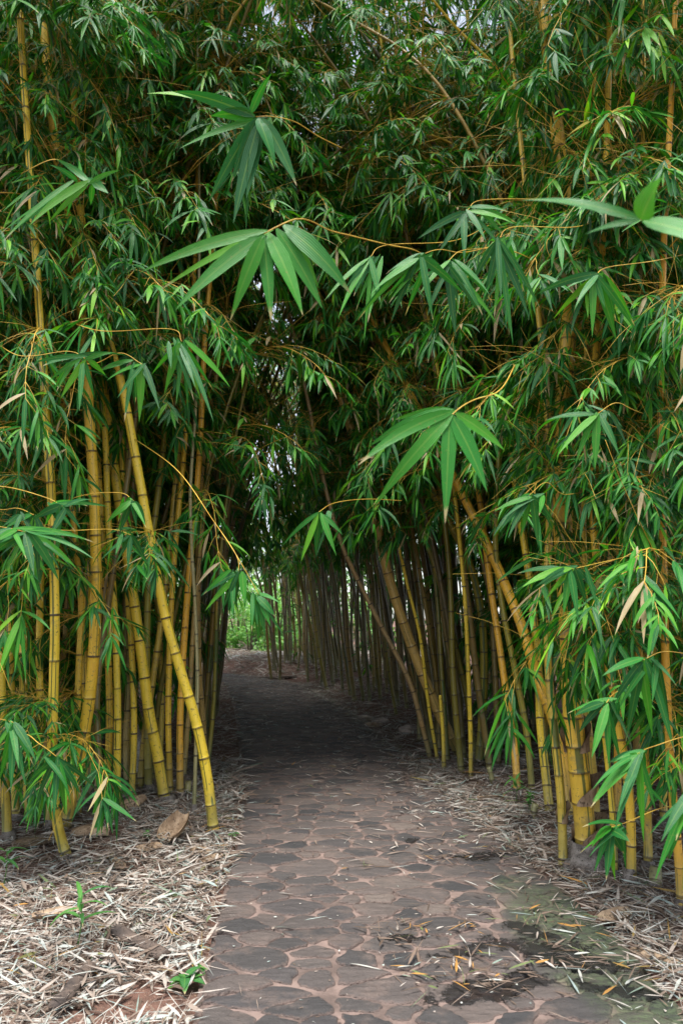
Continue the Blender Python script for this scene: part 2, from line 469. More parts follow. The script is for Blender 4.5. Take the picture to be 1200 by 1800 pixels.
NB = 18
BR = [make_branch(100 + i, Lb=[.55, .75, .95, 1.2][i % 4], ll=.24 + .02 * (i % 3), lw=.0135, dens=1.0) for i in range(NB)]
BR_MESH = [(t.mesh('branch_stem', M_TWIG), l.mesh('branch_leaves', M_LEAF)) for t, l in BR]
BR_FAR = [make_branch(300 + i, Lb=[.8, 1.1, 1.4][i % 3], ll=.24, lw=.017, K=3, seg=4) for i in range(6)]

def crown_arrays(attach, rng, kset, smin=.8, smax=1.3, inward=None):
    """merged crown: branches at attach points"""
    tw, lf = Acc(), Acc()
    for (p, s_) in attach:
        t, l = kset[rng.randrange(len(kset))]
        a = rng.uniform(0, 2 * pi) if inward is None or rng.random() < .5 else rng.gauss(inward, .8)
        sc = rng.uniform(smin, smax) * s_
        M = np.array((Matrix.Rotation(a, 3, 'Z') @ Matrix.Rotation(rng.uniform(-.35, .25), 3, 'Y')) * sc)
        for src, dst in ((t, tw), (l, lf)):
            V, Fq, A = src.arrays()
            if 'rnd' in A: A = dict(A, rnd=(A['rnd'] + rng.random()) % 1.0)
            dst.add(V @ M.T + np.array(p), Fq, **A)
    return tw, lf

# ------------------------------------------------------------------ world, sun, camera
w = bpy.data.worlds.new('World'); scene.world = w; w.use_nodes = True
nt = w.node_tree; nt.nodes.clear()
sky = nt.nodes.new('ShaderNodeTexSky'); sky.sky_type = 'NISHITA'; sky.sun_disc = False
SUN_EL, SUN_AZ = radians(76), radians(200)   # azimuth clockwise from +Y
sky.sun_elevation = SUN_EL; sky.sun_rotation = SUN_AZ; sky.air_density = 1.0; sky.dust_density = 1.0; sky.ozone_density = 1.0
hs = nt.nodes.new('ShaderNodeHueSaturation'); hs.inputs['Saturation'].default_value = .45
L(nt, sky.outputs[0], hs.inputs['Color'])
bg = nt.nodes.new('ShaderNodeBackground'); bg.inputs['Strength'].default_value = .13
L(nt, hs.outputs[0], bg.inputs['Color'])
wo = nt.nodes.new('ShaderNodeOutputWorld'); L(nt, bg.outputs[0], wo.inputs['Surface'])

sun = bpy.data.lights.new('sun', 'SUN'); sun.energy = 3.2; sun.angle = radians(24); sun.color = (1, .97, .92)
so = obj('sun', sun); dirv = Vector((sin(SUN_AZ) * cos(SUN_EL), cos(SUN_AZ) * cos(SUN_EL), sin(SUN_EL)))
so.rotation_euler = (-dirv).to_track_quat('-Z', 'Y').to_euler()

cam = bpy.data.cameras.new('camera'); cam.sensor_fit = 'VERTICAL'; cam.sensor_height = 36; cam.sensor_width = 24
cam.lens = 36 * F / 1800; cam.clip_start = .05; cam.clip_end = 600
cam.dof.use_dof = True; cam.dof.focus_distance = 4.2; cam.dof.aperture_fstop = 3.5
co = obj('camera', cam, None, (0, 0, CAM_H)); co.rotation_euler = (pi / 2 + PITCH, 0, 0); scene.camera = co
vs = scene.view_settings; vs.view_transform = 'Standard'; vs.look = 'None'; vs.gamma = 1; vs.exposure = 1.5
scene.cycles.max_bounces = 5; scene.cycles.diffuse_bounces = 2; scene.cycles.transmission_bounces = 4
scene.cycles.transparent_max_bounces = 4; scene.cycles.caustics_reflective = False; scene.cycles.caustics_refractive = False
scene.cycles.use_denoising = True
try: scene.cycles.denoiser = 'OPENIMAGEDENOISE'
except Exception: pass

# ------------------------------------------------------------------ ground
def axis(lo, hi, step, far_lo, far_hi):
    a = list(np.arange(lo, hi, step)); x, s = lo, step
    left = []
    while x > far_lo: s *= 1.35; x -= s; left.append(x)
    x, s = a[-1], step; right = []
    while x < far_hi: s *= 1.35; x += s; right.append(x)
    return np.array(left[::-1] + a + right)
def grid_mesh(name, xs, ys, hf, material):
    V = np.array([(x, y, hf(x, y)) for y in ys for x in xs]); nx = len(xs)
    i, j = np.meshgrid(np.arange(len(ys) - 1), np.arange(nx - 1), indexing='ij'); b = (i * nx + j).ravel()
    return mesh_from(name, V, np.stack([b, b + 1, b + nx + 1, b + nx], -1), {}, material)
g = obj('ground', grid_mesh('ground', axis(-4.5, 4.0, .06, -150, 150), axis(1.4, 22, .07, -60, 220), gh, M_SOIL))
tag(g, kind='structure', label='bare red brown soil under the dry bamboo leaves')

def ph(x, y): return .012 + .006 * noise.noise(Vector((x * 1.1, y * 1.1, 7)))
ys = np.arange(-3, 23.5, .12); us = np.linspace(0, 1, 17)
V = []
for y in ys:
    l, r = edges(y)
    l += .018 * noise.noise(Vector((y * 3.0, 1, 0))); r += .05 * noise.noise(Vector((y * 2.5, 9, 0)))
    V.append((l - .012, y, -.12))
    V += [(l + (r - l) * u, y, ph(l + (r - l) * u, y) - (.01 if u in (0, 1) else 0)) for u in us]
    V.append((r + .012, y, -.12))
n = len(us) + 2
Fq = [(i * n + j, i * n + j + 1, (i + 1) * n + j + 1, (i + 1) * n + j) for i in range(len(ys) - 1) for j in range(n - 1)]
pm = mesh_from('path', np.array(V), np.array(Fq), {}, M_MORTAR)
path = tag(obj('path', pm), kind='structure', label='stone paved footpath curving into the bamboo tunnel')

def clip(poly, a, b, c):  # keep a*x+b*y<=c
    o = []
    for i in range(len(poly)):
        p, q = poly[i], poly[(i + 1) % len(poly)]
        dp, dq = a * p[0] + b * p[1] - c, a * q[0] + b * q[1] - c
        if dp <= 0: o.append(p)
        if dp * dq < 0:
            t = dp / (dp - dq); o.append((p[0] + (q[0] - p[0]) * t, p[1] + (q[1] - p[1]) * t))
    return o
def stones():
    rng = random.Random(5); seeds = []
    y = 1.2
    for _ in range(9000):
        y = 1.2 + 20 * rng.random(); l, r = edges(y); x = rng.uniform(l + .04, r - .04)
        big = rng.choice([.62, .8, .8, 1.0, 1.15, 1.45])
        if all(((x - a) / 1.5) ** 2 + (y - b) ** 2 > (.056 * (big + bb)) ** 2 for a, b, bb in seeds if abs(y - b) < .45): seeds.append((x, y, big))
    acc = Acc(); st = 1.45
    for i, (x, y, bb) in enumerate(seeds):
        l, r = edges(y)
        poly = [(x - .4, y - .3), (x + .4, y - .3), (x + .4, y + .3), (x - .4, y + .3)]
        gap = rng.choice([.002, .004, .006, .009, .014])
        for j, (a, b, _) in enumerate(seeds):
            if i == j or abs(b - y) > .6 or abs(a - x) > .8: continue
            nx, ny = (a - x) / st ** 2, (b - y); m = math.hypot(nx, ny)
            bj = _ ; t_ = bb / (bb + bj); mx, my = x + (a - x) * t_, y + (b - y) * t_
            c = (nx * mx + ny * my) / m - gap
            poly = clip(poly, nx / m, ny / m, c)
            if len(poly) < 3: break
        if len(poly) < 3: continue
        dl, dr = (edges(y + .1)[0] - edges(y - .1)[0]) / .2, (edges(y + .1)[1] - edges(y - .1)[1]) / .2
        poly = clip(poly, -1, dl, -(l + .02) + dl * y); poly = clip(poly, 1, -dr, (r - .03) - dr * y) if len(poly) > 2 else poly
        if len(poly) < 3: continue
        P = [Vector((p[0], p[1])) for p in poly]
        for _ in range(1):
            P = [q for k in range(len(P)) for q in (P[k] * .84 + P[(k + 1) % len(P)] * .16, P[k] * .16 + P[(k + 1) % len(P)] * .84)]
        # resample to 28
        per = [0]
        for k in range(len(P)): per.append(per[-1] + (P[(k + 1) % len(P)] - P[k]).length)
        if per[-1] < .18: continue
        px = [p.x for p in P] + [P[0].x]; py = [p.y for p in P] + [P[0].y]
        m = 44; ss = np.linspace(0, per[-1], m, endpoint=False)
        X, Y = np.interp(ss, per, px), np.interp(ss, per, py)
        c = np.array([X.mean(), Y.mean()])
        for k in range(m):
            v = Vector((X[k] * 22, Y[k] * 22, i * .37)); X[k] += .02 * noise.noise(v * .8) + .006 * noise.noise(v * 3); Y[k] += .016 * noise.noise(v * .8 + Vector((9, 9, 9))) + .006 * noise.noise(v * 3 + Vector((5, 5, 5)))
        rings = []; tilt = (rng.uniform(-.02, .02), rng.uniform(-.02, .02)); up = rng.uniform(.004, .015)
        for f, z, e in ((1.0, -.012, 1), (.985, up * .3, 1), (.93, up * .9, .7), (.72, up, .25), (.4, up, 0)):
            rings.append([(c[0] + (X[k] - c[0]) * f, c[1] + (Y[k] - c[1]) * f,
                           ph(c[0] + (X[k] - c[0]) * f, c[1] + (Y[k] - c[1]) * f) + z + (tilt[0] * (X[k] - c[0]) + tilt[1] * (Y[k] - c[1])) * f * .5) for k in range(m)])
        V = np.array(rings).reshape(-1, 3); q = []
        for a in range(4):
            for k in range(m): q.append((a * m + k, a * m + (k + 1) % m, (a + 1) * m + (k + 1) % m, (a + 1) * m + k))
        V = np.vstack([V, [[c[0], c[1], V[4 * m:, 2].mean()]]]); cc = len(V) - 1
        for k in range(0, m, 2): q.append((4 * m + k, 4 * m + k + 1, 4 * m + (k + 2) % m, cc))
        e = np.concatenate([np.repeat([1, 1, .7, .25, 0], m), [0]])
        acc.add(V, q, rnd=np.full(len(V), rng.random()), lv=e)
    return acc
sto = obj('paving_stones', stones().mesh('paving_stones', M_STONE), path)

# ------------------------------------------------------------------ litter
BAREP = [(*gp(255, 1775)[:2], .26, .2), (*gp(345, 1590)[:2], .10, .16), (*gp(150, 1800)[:2], .15, .12)]
def scatter_litter():
    P, D, R, Ln, W, G = [], [], [], [], [], []
    rng = random.Random(21)
    def put(x, y, z, big=1.0, flat=.28):
        a = rng.uniform(0, 2 * pi)
        P.append((x, y, z)); D.append((cos(a), sin(a), rng.uniform(-flat, flat)))
        R.append((rng.uniform(-.5, .5), rng.uniform(-.5, .5), 1)); Ln.append(rng.uniform(.05, .19) * big)
        W.append(rng.choice([.0012, .002, .003, .0045, .007]) * rng.uniform(.8, 1.3) * big); G.append(rng.uniform(-.25, .3))
    for zone, n in (('L', 25000), ('R', 15000), ('T', 26000)):
        c = 0
        while c < n:
            if zone == 'T': y = rng.uniform(6.5, 26)
            else: y = 1.6 + 6 * rng.random() ** 1.2
            l, r = edges(y)
            left = zone == 'L' or (zone == 'T' and rng.random() < .35)
            d = rng.expovariate(1 / (1.1 if zone != 'R' else .8)) - ((.09 if y > 5 else .02) if zone != 'L' and rng.random() < .5 else 0)
            if d > 4: continue
            x = l - .015 - d if left else r - .02 + d
            px, py = project((x, y, 0))
            if not (-120 < px < 1320): continue
            if zone == 'T' and y > 16: x = rng.uniform(-7, 3); d = 1
            l2, r2 = edges(y)
            if l2 < x < r2 and y > 16: continue
            nz = noise.noise(Vector((x * 2.2, y * 2.2, 5)))
            if any(((x - bx_) / rx_) ** 2 + ((y - by_) / ry_) ** 2 < .7 + nz * 1.2 and rng.random() < .88 for bx_, by_, rx_, ry_ in BAREP): continue
            if left and y < 4.6:
                # bare patches of soil near the path
                bare = sm(1 - d / .35) * .45
                if rng.random() < bare + nz * .5: continue
            elif rng.random() < nz * .6: continue
            if zone == 'R' and y < 4.6 and x < r + .03: continue
            z = max(gh(x, y), .012 if d < .02 else -1) + .006 + rng.random() ** 1.5 * .045
            put(x, y, z, 1.0 if zone != 'T' else 1.3); c += 1
    for _ in range(15000):
        x, y = rng.uniform(-8, 1.0), 16.5 + 13 * rng.random(); l, r = edges(y)
        if l < x < r: continue
        put(x, y, gh(x, y) + .01 + rng.random() * .06, 2.3)
    return P, D, R, Ln, W, G
def litter_obj(name, params, label, dark=()):
    P, D, R, Ln, W, G = map(np.array, params)
    a = Acc(); V, Fq, A = leaf_arrays(P, D, R, Ln, W, G, 4, NR, .3, .8)
    for i, v in dark: A['rnd'][i * 15:(i + 1) * 15] = v
    a.add(V, Fq, **A)
    return tag(obj(name, a.mesh(name, M_LITTER)), label, None, None, 'stuff')
litter_obj('leaf_litter', scatter_litter(), 'dry beige bamboo leaves lying thick on the soil beside the path')
def path_litter():
    P, D, R, Ln, W, G = [], [], [], [], [], []; dark = path_litter.dark = []
    rng = random.Random(8)
    def put(x, y, z, lo=.04, hi=.16, tilt=.05):
        a = rng.gauss(0, .9) if rng.random() < .5 else rng.uniform(0, 2 * pi)
        P.append((x, y, z)); D.append((cos(a), sin(a), rng.uniform(-.02, tilt))); R.append((rng.uniform(-.3, .3), rng.uniform(-.3, .3), 1))
        Ln.append(rng.uniform(lo, hi)); W.append(rng.choice([.0015, .002, .003, .0045, .006])); G.append(rng.uniform(0, .12))
    c = 0
    while c < 5200:
        y = 2 + 16 * rng.random() ** .8; l, r = edges(y)
        u = rng.random(); x = l + .03 + (r - l - .04) * (u if rng.random() < .55 else 1 - u * u * .35)
        dens = .08 + .5 * sm((y - 4.0) / 2) + .5 * sm((x - r + .45) / .4)
        if rng.random() > dens: continue
        put(x, y, ph(x, y) + .013 + rng.random() * .006); c += 1
    for _ in range(240):   # tiny pale bits
        y = 2.2 + 3 * rng.random(); l, r = edges(y); x = rng.uniform(l + .1, r - .05)
        put(x, y, ph(x, y) + .012, .008, .022, .1)
    for (px, py, n, rad) in ((870, 1440, 90, .2), (800, 1395, 90, .25), (700, 1665, 45, .12), (860, 1740, 90, .22), (790, 1525, 50, .16), (880, 1510, 45, .14), (960, 1640, 60, .2), (1000, 1710, 70, .22), (760, 1720, 40, .15),
                             (830, 1630, 35, .2), (640, 1540, 14, .1), (770, 1440, 40, .2), (600, 1360, 60, .35), (700, 1380, 60, .25)):
        g0 = gp(px, py)
        for _ in range(n):
            x, y = g0.x + rng.gauss(0, rad * .6), g0.y + rng.gauss(0, rad * .6)
            if y < 5 and rng.random() < .7: dark.append((len(P), rng.choice([.01, .03, .08, .15, .985, .999, .2])))
            put(x, y, ph(x, y) + .013 + rng.random() * .02, .03, .13, .3)
    return P, D, R, Ln, W, G
litter_obj('fallen_leaves', path_litter(), 'loose dry bamboo leaves and twigs scattered over the paving stones', path_litter.dark)

# ------------------------------------------------------------------ hero bamboos
def want(px, py):
    """how much foliage the photograph shows around a pixel"""
    if py < -150 or px < -250 or px > 1450: return .6
    if px < 385:
        if py < 620: return 1
        if py < 850: return .9 if px < 110 else (.02 if py > 640 else .5)
        if py < 1060: return .95 if px < 165 else .10
        if py < 1180: return .3 if px < 120 else .03
        if py < 1440: return .9 if px < 185 else .02
        return 0
    if px < 540 and 430 < py < 870: return .6
    if px < 830:
        lim = 900 if px < 560 else 930
        if py < lim - 60: return 1
        return .35 if py < lim + 20 else 0
    if py < 950: return 1
    if py < 1450:
        if px > 1040: return .75
        if px > 930: return .38
        return .12
    return .15 if px > 1060 and py < 1500 else 0

N_BRANCH = 0
def add_branch(root, p, ang, sc, k, tilt=0.0, name='branch', label=None):
    global N_BRANCH
    t, l = BR_MESH[k % NB]
    b = obj(name, t, root); b.location = Vector(p) - root.location
    b.rotation_euler = (0, tilt, ang); b.scale = (sc, sc, sc)
    obj('foliage', l, b)
    if label: b['label'] = label
    N_BRANCH += 1
    return b

def allowed(p, ang, sc, Lb, rng):
    """keep the leaves out of the places where the photograph shows open culms and the tunnel mouth"""
    res = 1
    for f, dz in ((.45, .12), (.8, -.05), (1.05, -.25)):
        q = Vector(p) + Vector((cos(ang), sin(ang), 0)) * Lb * sc * f + Vector((0, 0, dz * sc))
        if q.y < 1.7: return False
        pp = project(q)
        off = .17 * F / max(q.y, 1)
        res = min(res, want(*pp), want(pp[0] - off, pp[1] + off * .5), want(pp[0] + off, pp[1] + off * .5))
    return rng.random() < res

def hero(pts, w, color, label, dy=0.0, n=26, zmin=.8, seed=0, stripes=.5, taper=.55, extra=None, base_y=None, inter=.26, smin=.6, smax=1.12, root_h=0, sheath=()):
    rng = random.Random(1000 + seed)
    b = gp(*pts[0]) if base_y is None else None
    if b is None:
        b = at(pts[0][0], pts[0][1], base_y)
    Y0 = b.y; P = [b - Vector((0, 0, .04))]
    for i, (px, py) in enumerate(pts[1:]):
        P.append(at(px, py, Y0 + dy * (i + 1) / (len(pts) - 1)))
    if n and pts[-1][1] > -90:
        dv = (P[-1] - P[-2]).normalized()
        for k in range(3): dv = (dv + Vector((dv.x * .12, -.05, -.05))).normalized(); P.append(P[-1] + dv * .9)
        taper *= .5
    root = thing('bamboo', label, 'bamboo', b)
    D, s = spline([p - b for p in P])
    r0 = w * .42 * (Y0 / F); taper = min(taper, .68)
    V, Fq, A, nodes = culm_arrays(D, s, r0, r0 * taper, 22, inter, rng, None, stripes)
    a = Acc(); a.add(V, Fq, **A)
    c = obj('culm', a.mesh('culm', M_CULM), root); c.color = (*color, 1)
    if not root_h and n and b.y < 6.2 and rng.random() < .55: root_h = rng.uniform(.035, .08)
    if root_h:
        r_ = obj('root_crown', lump_mesh(r0 * 1.9, root_h, seed), root)
    for sx in sheath:
        put_sheath(root, D, s, sx[0], r0 * (1 - .3 * sx[0] / s[-1]), sx[1], sx[2], rng)
    # branches at nodes
    tries = 0; placed = 0
    high = [x for x in nodes if np.interp(x, s, D[:, 2]) > zmin]
    while placed < n and tries < n * 6 and high:
        tries += 1
        x = rng.choice(high); p = Vector([float(np.interp(x, s, D[:, k])) for k in range(3)]) + b
        k = rng.randrange(NB); ang = rng.uniform(0, 2 * pi) if rng.random() < .4 else rng.gauss(-pi / 2, .9)
        sc = rng.uniform(smin, smax); Lb = [.55, .75, .95, 1.2][k % 4]
        if not allowed(p, ang, sc, Lb, rng): continue
        add_branch(root, p, ang, sc, k, rng.uniform(-.25, .3)); placed += 1
    return root

def lump_mesh(r, h, seed):
    a = Acc(); n, m = 10, 12; V = []
    for i in range(n + 1):
        t = i / n
        for j in range(m):
            an = j / m * 2 * pi; q = Vector((cos(an), sin(an), t * 2))
            rr = r * (1.25 - .55 * t) * (1 + .35 * noise.noise(q * 1.7 + Vector((seed, 0, 0))) + .12 * noise.noise(q * 6))
            V.append((cos(an) * rr, sin(an) * rr, -.06 + (h + .06) * t))
    Fq = [(i * m + j, i * m + (j + 1) % m, (i + 1) * m + (j + 1) % m, (i + 1) * m + j) for i in range(n) for j in range(m)]
    a.add(V, Fq); return a.mesh('root_crown', M_ROOT)

def put_sheath(root, D, s, x, r, ln, flare, rng):
    """papery sheath that clasps the culm above a node and stands off at its tip"""
    c = np.array([np.interp(x, s, D[:, k]) for k in range(3)]); c2 = np.array([np.interp(x + .05, s, D[:, k]) for k in range(3)])
    T = (c2 - c) / np.linalg.norm(c2 - c); U = np.cross(T, [0, 1, 0]); U /= np.linalg.norm(U); W = np.cross(T, U)
    m, n = 14, 8; a0 = rng.uniform(2.6, 4.4); V = []
    for i in range(n + 1):
        t = i / n; half = (1.0 - t ** 1.6) * 2.5 + .05
        for j in range(m + 1):
            an = a0 + (j / m * 2 - 1) * half
            rr = r * (1.16 + flare * t * t) + .002 * math.sin(j * 2.1 + i)
            V.append(c + T * (ln * t) + (U * cos(an) + W * sin(an)) * rr)
    nV = len(V)
    V2 = [np.array(v) + (np.array(v) - c - T * np.dot(np.array(v) - c, T)) * .07 for v in V]
    Fq = [(i * (m + 1) + j, i * (m + 1) + j + 1, (i + 1) * (m + 1) + j + 1, (i + 1) * (m + 1) + j) for i in range(n) for j in range(m)]
    Fo = [tuple(k + nV for k in f[::-1]) for f in Fq]
    a = Acc(); a.add(V + V2, Fq + Fo); obj('sheath', a.mesh('sheath', M_SHEATH), root)

YEL, GOLD, ORG = (.76, .56, .045), (.76, .50, .04), (.76, .42, .04)
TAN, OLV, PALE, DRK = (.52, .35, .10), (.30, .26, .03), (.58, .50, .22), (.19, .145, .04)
UPL = [(-.3, .2, 1.6), (.1, .1, 3.0)]
H = []
def hh_(*a, **k): H.append(hero(*a, seed=len(H), **k)); return H[-1]
# ---- left clump
hh_([(378, 1470), (365, 1370), (345, 1270), (318, 1180), (290, 1080), (265, 950), (238, 800), (215, 680), (192, 600), (160, 480), (140, 350), (130, 150), (125, -60)], 21, YEL,
    'bright yellow striped bamboo culm nearest the path on its left, its foot curved', dy=-.3, n=40, zmin=2.0, stripes=.45, taper=.75)
hh_([(292, 1412), (278, 1330), (262, 1250), (245, 1120), (230, 1020), (212, 900), (198, 800), (182, 680), (168, 560), (150, 420), (120, 200), (100, -40)], 22, YEL,
    'thick yellow bamboo culm behind the curved sheath pieces, second in from the left path edge', dy=-.2, n=40, zmin=1.9, stripes=.25, taper=.85)
hh_([(112, 1452), (138, 1340), (160, 1210), (169, 1060), (167, 900), (159, 760), (151, 640), (135, 480), (100, 270), (78, 60), (70, -120)], 24, GOLD,
    'upright thick golden bamboo culm rising left of the two leaning yellow ones', dy=-.2, n=42, zmin=1.2, stripes=.25, taper=.95)
hh_([(123, 1512), (100, 1440), (92, 1340), (95, 1200), (97, 1080), (92, 900), (80, 700), (60, 400), (40, 100), (30, -100)], 20, YEL,
    'yellow bamboo culm with dark green stripes, its kinked foot lowest on the left litter', dy=-.2, n=46, zmin=.55, stripes=.6, taper=.9)
hh_([(185, 1415), (192, 1300), (192, 1200), (186, 1060), (178, 900), (172, 760), (185, 560), (200, 300), (215, 50), (220, -100)], 14, GOLD,
    'slim golden bamboo culm standing just right of the thick upright golden one', dy=.2, n=22, zmin=2.2, stripes=.2, taper=.9)
hh_([(317, 1400), (317, 1260), (325, 1110), (337, 960), (347, 850), (353, 760), (360, 600), (380, 350), (390, 100), (395, -100)], 14, ORG,
    'slim orange bamboo culm between the two leaning yellow culms and the tunnel', dy=.2, n=28, zmin=2.3, stripes=.15, taper=.9)
hh_([(341, 1432), (345, 1300), (347, 1180), (343, 1060), (338, 980), (335, 860), (345, 700), (350, 500), (350, 250), (345, 0)], 8, (.33, .30, .14),
    'thin greyish green bamboo culm beside the lowest part of the curved yellow one', dy=.2, n=12, zmin=2.4, stripes=.2, taper=.9)
hh_([(246, 1385), (254, 1300), (268, 1200), (288, 1060), (304, 900), (316, 760), (320, 600), (315, 400), (300, 150), (290, -80)], 14, (.50, .36, .05),
    'dull yellow bamboo culm leaning right behind the second yellow culm', dy=.3, n=24, zmin=2.2, stripes=.3, taper=.9)
hh_([(268, 1320), (238, 1245), (205, 1190), (160, 1110), (132, 1045), (90, 900), (60, 800)], 13, (.45, .38, .06),
    'thin yellow green culm crossing slantwise behind the upright ones', dy=.4, n=14, zmin=1.6, stripes=.3, taper=.8)
hh_([(262, 1390), (258, 1200), (262, 1000), (280, 850), (292, 700), (280, 500), (250, 250), (240, 0)], 15, OLV,
    'olive bamboo culm half hidden behind the second leaning yellow culm', dy=.4, n=24, zmin=2.2, stripes=.3, taper=.9)
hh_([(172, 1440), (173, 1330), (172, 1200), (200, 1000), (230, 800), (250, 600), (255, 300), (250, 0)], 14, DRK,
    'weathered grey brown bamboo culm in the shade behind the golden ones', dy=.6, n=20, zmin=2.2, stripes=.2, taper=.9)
hh_([(55, 1440), (42, 1300), (42, 1150), (37, 980), (33, 800), (20, 600), (-10, 300), (-30, 0)], 17, YEL,
    'yellow bamboo culm close to the left photo border behind hanging leaves', dy=0, n=42, zmin=.6, stripes=.5, taper=.9)
hh_([(15, 1475), (8, 1350), (0, 1150), (-20, 900), (-40, 600), (-70, 200), (-80, -100)], 18, YEL,
    'leftmost yellow bamboo culm, only its foot showing under the leaves', dy=-.1, n=44, zmin=.5, stripes=.5, taper=.9)
hh_([(138, 1430), (135, 1300), (140, 1150), (143, 1060), (128, 900), (110, 700), (95, 450), (90, 100)], 14, GOLD,
    'slim golden bamboo culm behind the green striped one on the left', dy=.3, n=34, zmin=.7, stripes=.3, taper=.9)
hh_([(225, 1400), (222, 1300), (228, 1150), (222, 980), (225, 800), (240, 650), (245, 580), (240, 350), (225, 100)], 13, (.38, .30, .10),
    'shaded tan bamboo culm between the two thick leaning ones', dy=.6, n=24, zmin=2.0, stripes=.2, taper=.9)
hh_([(362, 1345), (356, 1260), (350, 1180), (348, 1050), (350, 900), (370, 700), (410, 480), (470, 300), (540, 120)], 12, TAN,
    'tan bamboo culm with a grey foot behind the curved yellow one, arching over the path', dy=-.3, n=30, zmin=2.5, stripes=.2, taper=.9)
for k_, (xs_, w_, c_, dy_, lb) in enumerate((
        ([(205, 1425), (207, 1300), (206, 1180), (200, 1050), (190, 900), (186, 780), (176, 640), (165, 450), (150, 200)], 15, YEL, .1, 'yellow bamboo culm between the slim golden one and the second leaning yellow one'),
        ([(232, 1405), (236, 1280), (232, 1150), (222, 1000), (215, 860), (214, 740), (205, 600), (195, 400), (185, 150)], 13, YEL, .2, 'slim bright culm just left of the foot of the second leaning yellow one'),
        ([(300, 1395), (296, 1280), (298, 1150), (305, 1000), (318, 860), (328, 740), (335, 600), (345, 400), (350, 150)], 13, GOLD, .2, 'slim golden culm leaning right between the two leaning yellow ones'),
        ([(88, 1455), (76, 1320), (70, 1180), (72, 1020), (78, 860), (82, 700), (78, 500), (60, 250)], 15, YEL, .1, 'yellow culm behind the low leaf fan, left of the kinked striped one'),
        ([(160, 1400), (152, 1270), (150, 1120), (158, 960), (165, 800), (172, 640), (178, 450), (185, 200)], 15, GOLD, .3, 'golden culm directly behind the thick upright one'),
        ([(280, 1365), (284, 1240), (280, 1100), (268, 960), (250, 830), (240, 700), (235, 520), (225, 250)], 12, (.6, .45, .06), .4, 'dull golden culm crossing behind the second leaning yellow one from right to left'),
        ([(322, 1370), (333, 1230), (340, 1100), (352, 960), (366, 830), (378, 700), (392, 520), (420, 300)], 11, TAN, .3, 'slim tan culm leaning right at the inner edge of the left clump'),
        ([(30, 1440), (24, 1290), (18, 1120), (22, 950), (30, 780), (30, 600), (20, 300)], 15, YEL, .2, 'yellow culm among the leaves second from the left photo border'))):
    hh_(xs_, w_, c_, lb, dy=dy_, n=20 if xs_[0][0] > 140 else 34, zmin=1.9 if xs_[0][0] > 140 else .8, stripes=.3, taper=.9)
RIGHT0 = len(H)
# ---- right clump
hh_([(1032, 1530), (1026, 1440), (1015, 1340), (1005, 1240), (1000, 1120), (992, 1000), (985, 850), (990, 700), (1003, 500), (1000, 340), (980, 240), (960, 60), (950, -80)], 41, (.74, .48, .05),
    'thickest yellow bamboo culm on the right, wrapped in brown sheaths above a lumpy grey root', dy=-.1, n=44, zmin=1.3, stripes=.4, taper=.85, root_h=.16, inter=.2,
    sheath=((.42, .16, .9), (.72, .2, .8), (.20, .15, 1.2)))
hh_([(1002, 1440), (988, 1330), (968, 1255), (940, 1180), (916, 1100), (888, 1030), (850, 945), (800, 845), (745, 740), (688, 630), (610, 485), (530, 378), (470, 292), (385, 165), (335, 90), (270, -10)], 25, (.76, .44, .04),
    'long orange gold bamboo culm arching from the right clump across the whole path', dy=2.4, n=60, zmin=2.2, stripes=.12, taper=.42)
hh_([(909, 1400), (904, 1320), (892, 1240), (878, 1140), (863, 1040), (853, 960), (835, 830), (800, 650), (760, 450), (720, 250), (690, 50)], 15, ORG,
    'slim orange bamboo culm with a whitish foot at the right path edge', dy=.9, n=34, zmin=2.2, stripes=.15, taper=.9, root_h=.07)
hh_([(966, 1425), (957, 1350), (949, 1270), (945, 1170), (930, 1020), (905, 850), (880, 650), (850, 400), (830, 150)], 18, YEL,
    'yellow bamboo culm behind the orange arching one, its foot just left of it', dy=1.1, n=34, zmin=1.9, stripes=.3, taper=.9)
hh_([(989, 1528), (988, 1470), (985, 1400), (975, 1300), (965, 1200), (960, 1050), (965, 900), (960, 700), (930, 400), (900, 100)], 18, (.58, .42, .05),
    'bamboo culm with bold dark green stripes and brown sheath, left of the thickest', dy=.1, n=34, zmin=1.6, stripes=.95, taper=.6, inter=.2, sheath=((.30, .12, 1.0),))
hh_([(1108, 1555), (1108, 1450), (1102, 1370), (1088, 1290), (1072, 1190), (1058, 1090), (1047, 980), (1040, 850), (1045, 650), (1060, 400), (1070, 100), (1070, -60)], 18, GOLD,
    'golden bamboo culm rising right of the thickest one from a grey root', dy=-.1, n=54, zmin=.7, stripes=.35, taper=.9, root_h=.09)
hh_([(1080, 1542), (1076, 1440), (1066, 1330), (1054, 1220), (1040, 1100), (1025, 950), (1030, 750), (1030, 500), (1040, 200)], 12, YEL,
    'slim yellow bamboo culm squeezed between the thickest and the golden one', dy=.1, n=36, zmin=.8, stripes=.5, taper=.9)
hh_([(1197, 1600), (1191, 1500), (1180, 1380), (1170, 1200), (1165, 1000), (1160, 750), (1165, 450), (1180, 150), (1190, -60)], 17, ORG,
    'orange bamboo culm at the right photo border above the litter', dy=-.1, n=60, zmin=.75, stripes=.3, taper=.9)
hh_([(827, 1370), (826, 1280), (822, 1170), (817, 1060), (806, 940), (790, 800), (760, 600), (710, 380), (680, 150)], 9, YEL,
    'thin straight yellow bamboo culm standing alone before the dark tunnel wall', dy=-.2, n=18, zmin=2.6, stripes=.3, taper=.9)
hh_([(780, 1356), (778, 1290), (773, 1222)], 9, YEL,
    'short broken yellow bamboo stub with a cut top beside the path', dy=0, n=0, stripes=.3, taper=.98)
